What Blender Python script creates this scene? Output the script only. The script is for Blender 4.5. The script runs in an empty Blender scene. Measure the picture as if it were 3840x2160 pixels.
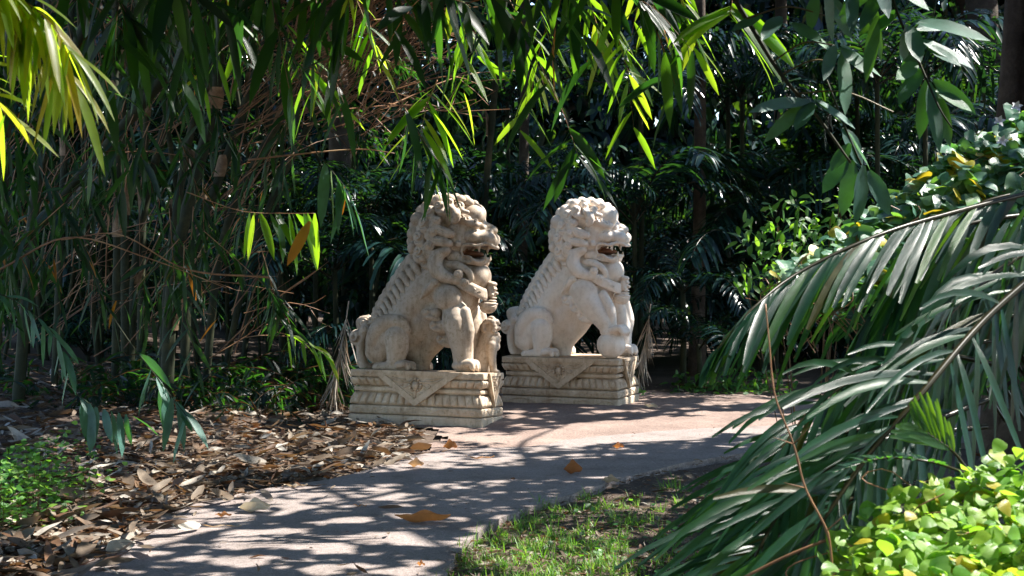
import bpy, math, random
import numpy as np
from mathutils import Vector, Matrix
R = math.radians
rng = np.random.default_rng(7)
random.seed(7)
scene = bpy.context.scene
COL = scene.collection

# ------------------------------------------------------------------ camera, sky, sun, exposure
W0, H0, FPX, EYE, HORIZON = 3840.0, 2160.0, 5500.0, 1.68, 950.0
PITCH = math.atan((H0 / 2 - HORIZON) / FPX)
cam_d = bpy.data.cameras.new('camera')
cam = bpy.data.objects.new('camera', cam_d)
COL.objects.link(cam)
cam.location = (0, 0, EYE)
cam.rotation_euler = (R(90) - PITCH, 0, 0)
cam_d.sensor_width = 36
cam_d.lens = 36 * FPX / W0
cam_d.clip_start = 0.1
cam_d.clip_end = 2000
cam_d.dof.use_dof = True
cam_d.dof.focus_distance = 12.0
cam_d.dof.aperture_fstop = 8
scene.camera = cam

SUN_EL, SUN_AZ = R(52), R(74)          # azimuth measured from +Y towards +X
sun_dir = Vector((math.sin(SUN_AZ) * math.cos(SUN_EL), math.cos(SUN_AZ) * math.cos(SUN_EL), math.sin(SUN_EL)))
world = bpy.data.worlds.new('World')
scene.world = world
world.use_nodes = True
nt = world.node_tree
sky = nt.nodes.new('ShaderNodeTexSky')
sky.sky_type = 'NISHITA'
sky.sun_disc = False
sky.sun_elevation = SUN_EL
sky.sun_rotation = SUN_AZ
sky.ozone_density = 2.0
sky.dust_density = 0.2
nt.links.new(sky.outputs[0], nt.nodes['Background'].inputs[0])
nt.nodes['Background'].inputs[1].default_value = 0.12
sun_l = bpy.data.lights.new('sun', 'SUN')
sun_l.energy = 5.0
sun_l.angle = R(0.53)
sun_l.color = (1.0, 0.95, 0.87)
sun_o = bpy.data.objects.new('sun', sun_l)
COL.objects.link(sun_o)
sun_o.rotation_euler = sun_dir.to_track_quat('Z', 'Y').to_euler()
scene.view_settings.view_transform = 'Standard'
scene.view_settings.look = 'None'
scene.view_settings.exposure = EXPOSURE = 1.75
scene.view_settings.gamma = 1
scene.render.engine = 'CYCLES'
cy = scene.cycles
cy.max_bounces = 7; cy.diffuse_bounces = 4; cy.glossy_bounces = 2; cy.transmission_bounces = 4
cy.transparent_max_bounces = 6
cy.sample_clamp_indirect = 3.0
cy.caustics_reflective = False; cy.caustics_refractive = False
cy.use_denoising = True
try:
    cy.denoiser = 'OPENIMAGEDENOISE'
except Exception:
    pass

CAM_ROT = Matrix.Rotation(R(90) - PITCH, 3, 'X')
def ray(px, py):
    """direction through a pixel of the 3840x2160 frame, scaled so that its y component is 1"""
    d = CAM_ROT @ Vector(((px - W0 / 2) / FPX, (H0 / 2 - py) / FPX, -1.0))
    return d / d.y
def at(px, py, Y):
    d = ray(px, py)
    return Vector((d.x * Y, Y, EYE + d.z * Y))
def gr(px, py, z=0.0):
    d = ray(px, py)
    t = (z - EYE) / d.z
    return Vector((d.x * t, t, z))

# ------------------------------------------------------------------ object helpers
def link(name, me, parent=None, mat=None):
    o = bpy.data.objects.new(name, me)
    COL.objects.link(o)
    if parent is not None:
        o.parent = parent
    if mat is not None and me is not None and not me.materials:
        me.materials.append(mat)
    return o
def zone(px, py=None):
    """plain words for where a thing stands across the view"""
    h = 'at the left border' if px < 200 else 'at the leaning thick culm' if px < 480 else 'at the clump centre' if px < 760 else 'at the dry twigs' if px < 1050 else 'left of the near lion' if px < 1350 else 'behind the near lion' if px < 1800 else 'between the two lions' if px < 2000 else 'behind the paler lion' if px < 2380 else 'just right of the paler lion' if px < 2650 else 'left of the leafy bush' if px < 2950 else 'behind the leafy bush' if px < 3250 else 'behind the vine mound'
    v = '' if py is None else (', high up' if py < 350 else ', at mid height' if py < 750 else ', low down')
    return h + v
def tag(o, label=None, cat=None, group=None, kind=None):
    if label: o['label'] = label
    if cat: o['category'] = cat
    if group: o['group'] = group
    if kind: o['kind'] = kind
    return o
def empty(name, loc=(0, 0, 0), rz=0.0):
    o = bpy.data.objects.new(name, None)
    o.empty_display_size = 0.2
    COL.objects.link(o)
    o.location = loc
    o.rotation_euler = (0, 0, rz)
    return o
def mesh_np(name, v, f, smooth=True, tint=None, uv=None):
    """v (n,3); f (m,3) or (m,4); tint per face; uv per vertex"""
    v = np.asarray(v, np.float32).reshape(-1, 3)
    f = np.asarray(f, np.int32)
    me = bpy.data.meshes.new(name)
    k = f.shape[1]
    me.vertices.add(len(v)); me.vertices.foreach_set('co', v.ravel())
    me.loops.add(f.size); me.loops.foreach_set('vertex_index', f.ravel())
    me.polygons.add(len(f))
    me.polygons.foreach_set('loop_start', np.arange(0, f.size, k, dtype=np.int32))
    me.polygons.foreach_set('loop_total', np.full(len(f), k, np.int32))
    if smooth:
        me.polygons.foreach_set('use_smooth', np.ones(len(f), bool))
    if tint is not None:
        a = me.attributes.new('tint', 'FLOAT', 'FACE')
        a.data.foreach_set('value', np.asarray(tint, np.float32).ravel())
    if uv is not None:
        l = me.uv_layers.new(name='uv')
        l.data.foreach_set('uv', np.asarray(uv, np.float32)[f.ravel()].ravel())
    me.update(calc_edges=True)
    return me
class MB:
    """collects quads / tris into one mesh"""
    def __init__(s): s.v = []; s.f = []; s.t = []; s.n = 0
    def add(s, v, f, t=0.5):
        v = np.asarray(v, np.float32).reshape(-1, 3)
        f = np.asarray(f, np.int64)
        if f.shape[1] == 3: f = np.concatenate([f, f[:, 2:3]], 1)
        s.v.append(v); s.f.append(f + s.n); s.n += len(v)
        s.t.append(np.broadcast_to(np.asarray(t, np.float32), (len(f),)))
    def tube(s, pts, rad, n=6, cap=True, t=0.5):
        pts = np.asarray(pts, float); m = len(pts)
        rad = np.broadcast_to(np.asarray(rad, float), (m,))
        tan = np.gradient(pts, axis=0); tan /= np.linalg.norm(tan, axis=1)[:, None] + 1e-9
        up = np.array([0, 0, 1.0]) if abs(tan[0][2]) < .9 else np.array([1.0, 0, 0])
        V = []
        for i in range(m):
            a = np.cross(tan[i], up); a /= np.linalg.norm(a) + 1e-9
            b = np.cross(a, tan[i]); up = b
            th = np.arange(n) * 2 * np.pi / n
            V.append(pts[i] + rad[i] * (np.cos(th)[:, None] * a + np.sin(th)[:, None] * b))
        V = np.concatenate(V)
        F = []
        for i in range(m - 1):
            for j in range(n):
                k = (j + 1) % n
                F.append((i * n + j, i * n + k, (i + 1) * n + k, (i + 1) * n + j))
        if cap:
            V = np.concatenate([V, pts[:1], pts[-1:]])
            for j in range(n):
                k = (j + 1) % n
                F.append((k, j, m * n, m * n)); F.append(((m - 1) * n + j, (m - 1) * n + k, m * n + 1, m * n + 1))
        s.add(V, F, t)
    def box(s, x0, x1, y0, y1, z0, z1, M=None, t=0.5):
        v = np.array([(x, y, z) for z in (z0, z1) for y in (y0, y1) for x in (x0, x1)], float)
        if M is not None: v = (np.asarray(M)[:3, :3] @ v.T).T + np.asarray(M)[:3, 3]
        s.add(v, [(0, 2, 3, 1), (4, 5, 7, 6), (0, 1, 5, 4), (2, 6, 7, 3), (0, 4, 6, 2), (1, 3, 7, 5)], t)
    def build(s, name, mat, parent=None, smooth=True):
        v = np.concatenate(s.v); f = np.concatenate(s.f); t = np.concatenate(s.t)
        tri = f[:, 2] == f[:, 3]
        me = bpy.data.meshes.new(name)
        cnt = np.where(tri, 3, 4)
        fl = f.ravel()[np.stack([np.ones_like(tri), np.ones_like(tri), np.ones_like(tri), ~tri], 1).ravel()]
        me.vertices.add(len(v)); me.vertices.foreach_set('co', v.astype(np.float32).ravel())
        me.loops.add(len(fl)); me.loops.foreach_set('vertex_index', fl.astype(np.int32))
        me.polygons.add(len(f))
        me.polygons.foreach_set('loop_start', (np.cumsum(cnt) - cnt).astype(np.int32))
        me.polygons.foreach_set('loop_total', cnt.astype(np.int32))
        me.polygons.foreach_set('use_smooth', np.full(len(f), smooth))
        a = me.attributes.new('tint', 'FLOAT', 'FACE'); a.data.foreach_set('value', t.astype(np.float32))
        me.update(calc_edges=True)
        return link(name, me, parent, mat)
def copy_tree(o, parent=None):
    c = o.copy(); COL.objects.link(c); c.parent = parent
    for ch in list(o.children): copy_tree(ch, c)
    return c
def spline(P, n=24):
    """Catmull-Rom through the points"""
    P = np.asarray(P, float)
    Q = np.concatenate([2 * P[:1] - P[1:2], P, 2 * P[-1:] - P[-2:-1]])
    out = []
    m = len(P) - 1
    for u in np.linspace(0, m, n):
        i = min(int(u), m - 1); t = u - i
        a, b, c, d = Q[i:i + 4]
        out.append(.5 * ((2 * b) + (-a + c) * t + (2 * a - 5 * b + 4 * c - d) * t * t + (-a + 3 * b - 3 * c + d) * t ** 3))
    return np.array(out)

# ------------------------------------------------------------------ materials
def new_mat(name):
    m = bpy.data.materials.new(name); m.use_nodes = True
    n = m.node_tree.nodes; b = n['Principled BSDF']
    return m, m.node_tree, b
def ramp(t, stops):
    r = t.nodes.new('ShaderNodeValToRGB')
    el = r.color_ramp.elements
    while len(el) < len(stops): el.new(0.5)
    for e, (p, c) in zip(el, stops): e.position = p; e.color = (*c, 1)
    return r
def noise(t, scale, detail=4, rough=.6, coord=None, out='Object'):
    n = t.nodes.new('ShaderNodeTexNoise')
    n.inputs['Scale'].default_value = scale; n.inputs['Detail'].default_value = detail
    n.inputs['Roughness'].default_value = rough
    if coord is None:
        coord = t.nodes.new('ShaderNodeTexCoord')
    t.links.new(coord.outputs[out], n.inputs['Vector'])
    return n
def bump(t, b, h, strength=.3, dist=.01, prev=None):
    n = t.nodes.new('ShaderNodeBump'); n.inputs['Strength'].default_value = strength; n.inputs['Distance'].default_value = dist
    t.links.new(h, n.inputs['Height'])
    if prev: t.links.new(prev.outputs[0], n.inputs['Normal'])
    t.links.new(n.outputs[0], b.inputs['Normal'])
    return n
def stone_mat(name, c0, c1, c2, rough=.62, stain=.5):
    m, t, b = new_mat(name)
    n = noise(t, 5, 8, .68); r = ramp(t, [(.3, c0), (.52, c1), (.72, c2)])
    t.links.new(n.outputs[0], r.inputs[0])
    tc = t.nodes.new('ShaderNodeTexCoord')
    mp = t.nodes.new('ShaderNodeMapping'); mp.inputs['Scale'].default_value = (9, 9, 1.6)      # rain streaks run down
    t.links.new(tc.outputs['Object'], mp.inputs[0])
    n2 = t.nodes.new('ShaderNodeTexNoise'); n2.inputs['Scale'].default_value = 1.6; n2.inputs['Detail'].default_value = 8; n2.inputs['Roughness'].default_value = .72
    t.links.new(mp.outputs[0], n2.inputs['Vector'])
    r2 = ramp(t, [(.34, (.42, .36, .28)), (.47, (.86, .82, .76)), (.6, (1, 1, 1))])
    t.links.new(n2.outputs[0], r2.inputs[0])
    mx = t.nodes.new('ShaderNodeMixRGB'); mx.blend_type = 'MULTIPLY'; mx.inputs[0].default_value = stain
    t.links.new(r.outputs[0], mx.inputs[1]); t.links.new(r2.outputs[0], mx.inputs[2])
    n4 = noise(t, 26, 5, .75); r4 = ramp(t, [(.36, (.55, .53, .42)), (.48, (1, 1, 1))]); t.links.new(n4.outputs[0], r4.inputs[0])
    m2 = t.nodes.new('ShaderNodeMixRGB'); m2.blend_type = 'MULTIPLY'; m2.inputs[0].default_value = stain
    t.links.new(mx.outputs[0], m2.inputs[1]); t.links.new(r4.outputs[0], m2.inputs[2])
    t.links.new(m2.outputs[0], b.inputs['Base Color'])
    b.inputs['Roughness'].default_value = rough
    n3 = noise(t, 160, 3, .7); bump(t, b, n3.outputs[0], .25, .004)
    return m
M = {}
M['stone'] = stone_mat('marble_shaded', (.37, .285, .215), (.50, .41, .33), (.59, .505, .42), .62, .7)  # near lion: same marble, its deeper shade put into a darker colour
M['stone_lit'] = stone_mat('marble_lit', (.72, .61, .52), (.85, .755, .67), (.88, .80, .73), .6, .25)  # far lion: same marble, its fuller light put into a paler colour
M['stone_ped'] = stone_mat('weathered_sandstone', (.42, .305, .21), (.57, .455, .34), (.69, .58, .46), .75, .55)
M['mouth'] = stone_mat('rusty_mouth_stain', (.10, .03, .01), (.22, .08, .03), (.32, .14, .06))

def leaf_mat(name, cols, trans, tw=.38, rough=.38, spec=.5, veins=True, back=None):
    """cols: ramp over the per-leaf tint; trans: colour of the light that shines through, same stops"""
    m, t, b = new_mat(name)
    out = t.nodes['Material Output']
    a = t.nodes.new('ShaderNodeAttribute'); a.attribute_name = 'tint'
    r = ramp(t, cols); t.links.new(a.outputs['Fac'], r.inputs[0])
    col = r.outputs[0]
    n = noise(t, 14, 3, .6); r0 = ramp(t, [(.3, (.62, .62, .62)), (.7, (1.15, 1.15, 1.1))])
    t.links.new(n.outputs[0], r0.inputs[0])
    mx = t.nodes.new('ShaderNodeMixRGB'); mx.blend_type = 'MULTIPLY'; mx.inputs[0].default_value = 1
    t.links.new(col, mx.inputs[1]); t.links.new(r0.outputs[0], mx.inputs[2])
    t.links.new(mx.outputs[0], b.inputs['Base Color'])
    b.inputs['Roughness'].default_value = rough
    b.inputs['Specular IOR Level'].default_value = spec
    tr = t.nodes.new('ShaderNodeBsdfTranslucent')
    r2 = ramp(t, trans); t.links.new(a.outputs['Fac'], r2.inputs[0])
    t.links.new(r2.outputs[0], tr.inputs[0])
    mix = t.nodes.new('ShaderNodeMixShader'); mix.inputs[0].default_value = tw
    t.links.new(b.outputs[0], mix.inputs[1]); t.links.new(tr.outputs[0], mix.inputs[2])
    t.links.new(mix.outputs[0], out.inputs[0])
    if veins:
        uvn = t.nodes.new('ShaderNodeUVMap')
        mp = t.nodes.new('ShaderNodeMapping'); mp.inputs['Scale'].default_value = (9, .6, 1)
        t.links.new(uvn.outputs[0], mp.inputs[0])
        wv = t.nodes.new('ShaderNodeTexWave'); wv.inputs['Scale'].default_value = 1.0; wv.inputs['Distortion'].default_value = .6
        t.links.new(mp.outputs[0], wv.inputs[0])
        bp = bump(t, b, wv.outputs[0], .25, .003)
    return m
# ------------------------------------------------------------------ sculpting: smooth unions of rounded masses on a grid, skinned by surface nets
class Vol:
    def __init__(s, lo, hi, h):
        s.lo = np.array(lo, np.float32); s.h = h
        s.n = np.ceil((np.array(hi) - s.lo) / h).astype(int) + 1
        s.F = np.full(s.n, 1.0, np.float32); s.later = []
    def _box(s, lo, hi, m):
        a = np.maximum(np.floor((np.array(lo) - m - s.lo) / s.h).astype(int), 0)
        b = np.minimum(np.ceil((np.array(hi) + m - s.lo) / s.h).astype(int) + 1, s.n)
        if (b <= a).any(): return None
        sl = tuple(slice(a[i], b[i]) for i in range(3))
        g = np.meshgrid(*[s.lo[i] + s.h * np.arange(a[i], b[i], dtype=np.float32) for i in range(3)], indexing='ij')
        return sl, g
    def _op(s, sl, d, k, op):
        F = s.F[sl]
        if op == 'add':
            hh = np.maximum(k - np.abs(F - d), 0)
            s.F[sl] = np.minimum(F, d) - hh * hh / (4 * k)
        else:
            hh = np.maximum(k - np.abs(F + d), 0)
            s.F[sl] = np.maximum(F, -d) + hh * hh / (4 * k)
    def ell(s, c, r, k=.03, rot=(0, 0, 0), op='add'):
        r = np.array(r if hasattr(r, '__len__') else (r, r, r), float); c = np.array(c, float)
        Rm = np.array(Matrix.Rotation(rot[2], 3, 'Z') @ Matrix.Rotation(rot[1], 3, 'Y') @ Matrix.Rotation(rot[0], 3, 'X'))
        e = np.sqrt(((Rm * r[None, :]) ** 2).sum(1))
        bb = s._box(c - e, c + e, k + 2 * s.h)
        if bb is None: return
        sl, g = bb
        p = [g[i] - np.float32(c[i]) for i in range(3)]
        q = [sum(np.float32(Rm[i, j]) * p[i] for i in range(3)) / np.float32(r[j]) for j in range(3)]
        k0 = np.sqrt(sum(x * x for x in q)); k1 = np.sqrt(sum((x / np.float32(r[j])) ** 2 for j, x in enumerate(q))) + 1e-6
        s._op(sl, k0 * (k0 - 1) / k1, k, op)
    def cone(s, a, b, ra, rb, k=.02, op='add'):
        a = np.array(a, float); b = np.array(b, float); m = max(ra, rb)
        bb = s._box(np.minimum(a, b) - m, np.maximum(a, b) + m, k + 2 * s.h)
        if bb is None: return
        sl, g = bb
        d = (b - a).astype(np.float32); L = float(d @ d) + 1e-12
        p = [g[i] - np.float32(a[i]) for i in range(3)]
        t = np.clip(sum(p[i] * d[i] for i in range(3)) / L, 0, 1)
        dist = np.sqrt(sum((p[i] - t * d[i]) ** 2 for i in range(3))) - (ra + (rb - ra) * t)
        s._op(sl, dist.astype(np.float32), k, op)
    def chain(s, P, Rr, k=.02, n=None, op='add'):
        n = n or (len(P) - 1) * 4 + 1
        Q = spline(P, n); rr = np.interp(np.linspace(0, 1, n), np.linspace(0, 1, len(Rr)), Rr)
        # union of the pieces first, then one smooth union with what is there
        lo = Q.min(0) - rr.max(); hi = Q.max(0) + rr.max()
        bb = s._box(lo, hi, k + 2 * s.h)
        if bb is None: return
        sl, g = bb
        D = np.full(g[0].shape, 9., np.float32)
        for i in range(n - 1):
            a, b = Q[i], Q[i + 1]; d = (b - a); L = float(d @ d) + 1e-12
            p = [g[j] - np.float32(a[j]) for j in range(3)]
            t = np.clip(sum(p[j] * np.float32(d[j]) for j in range(3)) / np.float32(L), 0, 1)
            dist = np.sqrt(sum((p[j] - t * np.float32(d[j])) ** 2 for j in range(3))) - (rr[i] + (rr[i + 1] - rr[i]) * t)
            D = np.minimum(D, dist)
        s._op(sl, D.astype(np.float32), k, op)
    def spiral(s, c, nrm, r, turns=1.6, w=.008, start=0., k=.006, op='sub', up=(0, 0, 1), hand=1):
        c = np.array(c, float); nrm = np.array(nrm, float); nrm /= np.linalg.norm(nrm)
        a = np.cross(up, nrm); a /= np.linalg.norm(a) + 1e-9; b = np.cross(nrm, a)
        th = np.linspace(0, turns * 2 * np.pi, int(10 * turns) + 2)
        rr = r * (1 - .85 * th / th[-1])
        P = c + rr[:, None] * (np.cos(start + hand * th)[:, None] * a + np.sin(start + hand * th)[:, None] * b)
        s.chain(P, [w, w * .8], k, n=len(P), op=op)
    def curl(s, c, nrm, r, k=.012, hand=1, start=0., lift=0.):
        """a snail curl: a rounded knob with a spiral cut that follows its face"""
        c = np.array(c, float); nrm = np.array(nrm, float); nrm /= np.linalg.norm(nrm)
        s.ell(c, (r, r, r), min(k, .007))
        up = (0, 0, 1) if abs(nrm[2]) < .9 else (1, 0, 0)
        a = np.cross(up, nrm); a /= np.linalg.norm(a) + 1e-9; b = np.cross(nrm, a)
        th = np.linspace(0, 2.7 * np.pi, 34)
        rr = r * (.82 - .62 * th / th[-1])
        P = c + rr[:, None] * (np.cos(start + hand * th)[:, None] * a + np.sin(start + hand * th)[:, None] * b) + nrm * np.sqrt(r * r - rr ** 2)[:, None]
        w = max(.0105, r * .20)
        s.later.append((P, [w * 1.1, w, w * .75]))
    def mirror_op(s): pass
    def cut_below(s, z):
        zi = s.lo[2] + s.h * np.arange(s.n[2])
        s.F = np.maximum(s.F, (z - zi)[None, None, :].astype(np.float32))
    def mesh(s, name):
        for P, w in s.later: s.chain(P, w, .003, n=len(P), op='sub')
        F = s.F; h = s.h
        F[0] = F[-1] = 1; F[:, 0] = F[:, -1] = 1; F[:, :, 0] = F[:, :, -1] = 1
        I = F < 0
        nx, ny, nz = np.array(F.shape) - 1
        cnt = np.zeros((nx, ny, nz), np.int8)
        for dx in (0, 1):
            for dy in (0, 1):
                for dz in (0, 1):
                    cnt += I[dx:nx + dx, dy:ny + dy, dz:nz + dz]
        act = (cnt > 0) & (cnt < 8)
        idx = np.argwhere(act)
        ID = np.full(act.shape, -1, np.int32); ID[act] = np.arange(len(idx), dtype=np.int32)
        acc = np.zeros((len(idx), 3)); num = np.zeros(len(idx))
        cor = {(dx, dy, dz): F[idx[:, 0] + dx, idx[:, 1] + dy, idx[:, 2] + dz] for dx in (0, 1) for dy in (0, 1) for dz in (0, 1)}
        for ax in range(3):
            for u in (0, 1):
                for v in (0, 1):
                    a = [0, 0, 0]; o = [i for i in range(3) if i != ax]; a[o[0]] = u; a[o[1]] = v
                    b = list(a); b[ax] = 1
                    fa, fb = cor[tuple(a)], cor[tuple(b)]
                    x = (fa < 0) != (fb < 0)
                    t = np.where(x, fa / np.where(x, fa - fb, 1), 0)
                    p = np.array(a, float)[None] + t[:, None] * (np.array(b) - np.array(a))[None]
                    acc += np.where(x[:, None], p, 0); num += x
        vert = (idx + acc / np.maximum(num, 1)[:, None]) * h + s.lo
        faces = []
        for ax in range(3):
            o = [i for i in range(3) if i != ax]
            A = [slice(1, -1)] * 3; A[ax] = slice(0, -1); B = list(A); B[ax] = slice(1, None)
            a = I[tuple(A)]; b = I[tuple(B)]
            x = np.argwhere(a != b)
            sg = a[tuple(x.T)]
            base = x.copy(); base[:, o[0]] += 1; base[:, o[1]] += 1
            q = []
            for (du, dv) in ((-1, -1), (0, -1), (0, 0), (-1, 0)):
                c = base.copy(); c[:, o[0]] += du; c[:, o[1]] += dv
                q.append(ID[tuple(c.T)])
            q = np.stack(q, 1)
            flip = sg if ax != 1 else ~sg
            q[~flip] = q[~flip][:, ::-1]
            faces.append(q)
        f = np.concatenate(faces); f = f[(f >= 0).all(1)]
        return mesh_np(name, vert, f)
# ------------------------------------------------------------------ the two guardian lions and their pedestals
PL, PS, PH = 1.37, .75, .53            # pedestal length, depth, height

def frame_of(corner_px, D, theta, tilt=0.0, roll=0.0, dz=0.0):
    """matrix of a pedestal whose near front corner stands on the ground at depth D"""
    C = at(corner_px, 1600, D); C.z = 0
    Rm = Matrix.Rotation(-theta, 4, 'Z')
    c = C - Rm.to_3x3() @ Vector((PL / 2, -PS / 2, 0))
    T = Rm @ Matrix.Rotation(roll, 4, 'Y') @ Matrix.Rotation(-tilt, 4, 'X')
    return Matrix.Translation((c.x, c.y, dz)) @ T
F_LEFT = frame_of(1808, 14.04, R(15), R(4.0), R(.6), -.02)
F_RIGHT = frame_of(2318, 15.85, R(22.4), 0, 0, 0)

class Plane:
    """turns a pixel of the photograph into a point of a lion's own frame, at a chosen sideways offset y (m)"""
    def __init__(s, Mx, ox, oy, sc):
        s.Mi = (Mx @ Matrix.Translation((0, 0, PH))).inverted(); s.o = (ox, oy, sc)
        s.e = s.Mi @ Vector((0, 0, EYE))
    def __call__(s, zx, zy, y=0.0):
        px, py = s.o[0] + zx / s.o[2], s.o[1] + zy / s.o[2]
        d = s.Mi.to_3x3() @ ray(px, py)
        p = s.e + d * ((y - s.e.y) / d.y)
        return np.array((p.x, y, p.z))
A_ = Plane(F_LEFT, 1290, 720, 2.07)

def both(f, p, *a, **k):
    p = np.array(p, float); f(p, *a, **k)
    q = p.copy(); q[..., 1] *= -1
    f(q, *a, **k)

def head_parts(V, Vm):
    """V: stone head; Vm: mane"""
    A = A_
    N = (0, -1, 0)
    # skull
    V.ell(A(960, 245, 0), (.185, .20, .17), .03)
    for sy in (-.07, .07):
        V.ell(A(1000, 190, sy) if sy < 0 else A(1010, 175, sy), (.125, .10, .115), .015)
    V.ell(A(900, 360, 0), (.16, .225, .20), .03)
    # muzzle, nose bridge, nose
    V.ell(A(1060, 355, 0), (.155, .175, .085), .02)
    for s in (-1, 1):
        V.ell(A(1000, 345, -.135) * (1, -s, 1), (.085, .075, .068), .010)
        V.ell(A(1110, 362, -.075) * (1, -s, 1), (.092, .080, .072), .010)
        V.ell(A(870, 300, -.13) * (1, -s, 1), (.075, .09, .085), .012)   # cheekbone behind the eye
        V.ell(A(850, 410, -.165) * (1, -s, 1), (.060, .055, .062), .008)
        V.ell(A(884, 404, -.205) * (1, -s, 1), (.036, .034, .036), .006)
        V.ell(A(860, 500, -.125) * (1, -s, 1), (.085, .095, .075), .010)
        # eye under the brow
        V.ell(A(985, 285, -.118) * (1, -s, 1), (.058, .034, .028), .006)
        V.chain(np.array([A(945, 300, -.175), A(990, 316, -.185), A(1040, 300, -.165)]) * (1, -s, 1), [.006, .008, .006], .004, op='sub')
        V.ell(A(1015, 283, -.150) * (1, -s, 1), (.024, .022, .022), .004)
        # brow: a wavy roll with three curls
        P = np.array([A(890, 215, -.185), A(940, 222, -.185), A(985, 238, -.180), A(1025, 255, -.165), A(1060, 250, -.13)]); P[:, 1] *= -s
        V.chain(P, [.036, .042, .038, .032, .020], .006)
        for (cx, cy, r, yy) in ((925, 190, .024, -.185), (965, 205, .026, -.185), (1022, 228, .027, -.165)):
            V.curl(A(cx, cy, yy) * (1, -s, 1), (0.1, s, .2), r, .005)
        V.ell(A(1075, 283, -.055) * (1, -s, 1), (.045, .035, .045), .012)
        V.ell(A(1128, 312, -.060) * (1, -s, 1), (.040, .036, .034), .008)    # nostril wings
    V.chain([A(1050, 240, 0), A(1090, 268, 0), A(1130, 290, 0)], [.06, .05, .055], .012)
    V.ell(A(1148, 300, 0), (.058, .062, .050), .008)
    V.ell(A(1150, 385, 0), (.055, .12, .06), .012)
    V.ell(A(1150, 425, 0), (.035, .10, .022), .008)
    # lower jaw
    V.chain([A(880, 520, 0), A(960, 535, 0), A(1040, 545, 0), A(1085, 530, 0)], [.085, .055, .042, .038], .02)
    for s in (-1, 1):
        P = np.array([A(860, 500, -.12), A(930, 525, -.15), A(1000, 540, -.14), A(1060, 550, -.09), A(1085, 532, -.02)]); P[:, 1] *= -s
        V.chain(P, [.06, .042, .034, .034, .036], .012)
    # the open mouth
    V.chain([A(985, 462, 0), A(1050, 470, 0), A(1125, 470, 0), A(1200, 470, 0)], [.045, .043, .046, .05], .008, op='sub')
    for s in (-1, 1):
        for yy in (-.08, -.16, -.24):
            P = np.array([A(952, 458, yy), A(1010, 465, yy), A(1070, 466, yy), A(1180, 468, yy)]); P[:, 1] *= -s
            V.chain(P, [.034, .040, .040, .045], .008, op='sub')
    # lips around it
    for s in (-1, 1):
        P = np.array([A(925, 505, -.175), A(912, 455, -.18), A(928, 415, -.18), A(975, 405, -.19), A(1030, 418, -.185), A(1075, 405, -.16), A(1120, 402, -.12), A(1165, 428, -.07), A(1168, 432, 0)]); P[:, 1] *= -s
        V.chain(P, [.012, .014, .015, .016, .015, .017, .017, .016, .016], .006, n=36)
        P = np.array([A(925, 498, -.17), A(975, 505, -.18), A(1010, 535, -.17), A(1060, 540, -.12), A(1098, 520, -.06), A(1100, 518, 0)]); P[:, 1] *= -s
        V.chain(P, [.012, .014, .018, .018, .018, .018], .006, n=28)
        for (cx, cy, r) in ((938, 520, .022), (972, 528, .022)):
            V.curl(A(cx, cy, -.165) * (1, -s, 1), (0, s, 0), r, .005)
        # ear: a pointed cupped leaf with a rolled lower end
        e = [A(812, 98, -.235), A(835, 130, -.26), A(865, 175, -.27), A(858, 225, -.265)]
        P = np.array(e); P[:, 1] *= -s
        V.chain(P, [.012, .038, .050, .036], .008)
        V.ell(A(835, 165, -.29) * (1, -s, 1), (.026, .03, .055), .008, rot=(0, R(-25), 0), op='sub')
        P = np.array([A(890, 130, -.25), A(893, 180, -.27), A(880, 222, -.275), A(850, 232, -.28), A(838, 212, -.285), A(852, 198, -.285)]); P[:, 1] *= -s
        V.chain(P, [.015, .018, .018, .017, .014, .012], .005, n=30)
    # ---- mane
    Vm.ell(A(700, 330, 0), (.185, .225, .315), .03); Vm.ell(A(790, 380, 0), (.13, .250, .20), .03)
    Vm.ell(A(800, 200, 0), (.24, .22, .18), .03)
    Vm.ell(A(650, 500, 0), (.14, .22, .14), .03)
    knobs = [(650, 125, .075, -.10), (575, 215, .078, -.11), (545, 325, .074, -.10), (545, 435, .070, -.10), (735, 70, .066, -.10),
             (820, 58, .056, -.09), (905, 62, .052, -.09), (975, 85, .046, -.08),
             (610, 150, .07, 0), (562, 265, .075, 0), (540, 385, .07, 0), (565, 490, .06, 0), (700, 78, .07, 0), (790, 52, .058, 0), (870, 52, .055, 0), (945, 62, .05, 0)]
    for cx, cy, r, yy in knobs:
        for s in ((-1, 1) if yy else (1,)):
            q = A(cx, cy, yy) * (1, -s if yy else 1, 1)
            Vm.ell(q, (r, r, r), .006)
    near = [(672, 152, .060, -.222, 1), (627, 245, .068, -.222, 1), (590, 352, .070, -.215, 1), (592, 466, .068, -.21, 1),
            (745, 112, .056, -.232, 1), (630, 540, .052, -.19, 1), (900, 110, .046, -.20, -1), (820, 80, .042, -.18, 1)]
    for cx, cy, r, yy, hd in near:
        for s in (-1, 1):
            Vm.curl(A(cx, cy, yy) * (1, -s, 1), (-.35, s, .1), r, .010, hand=hd * s)
            Vm.chain(np.array([A(cx, cy + r * 500, yy - .01), A(cx + 25, cy + r * 850, yy - .02), A(cx + 60, cy + r * 1000, yy - .01)]) * (1, -s, 1), [r * .8, r * .55, .02], .012)
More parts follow.
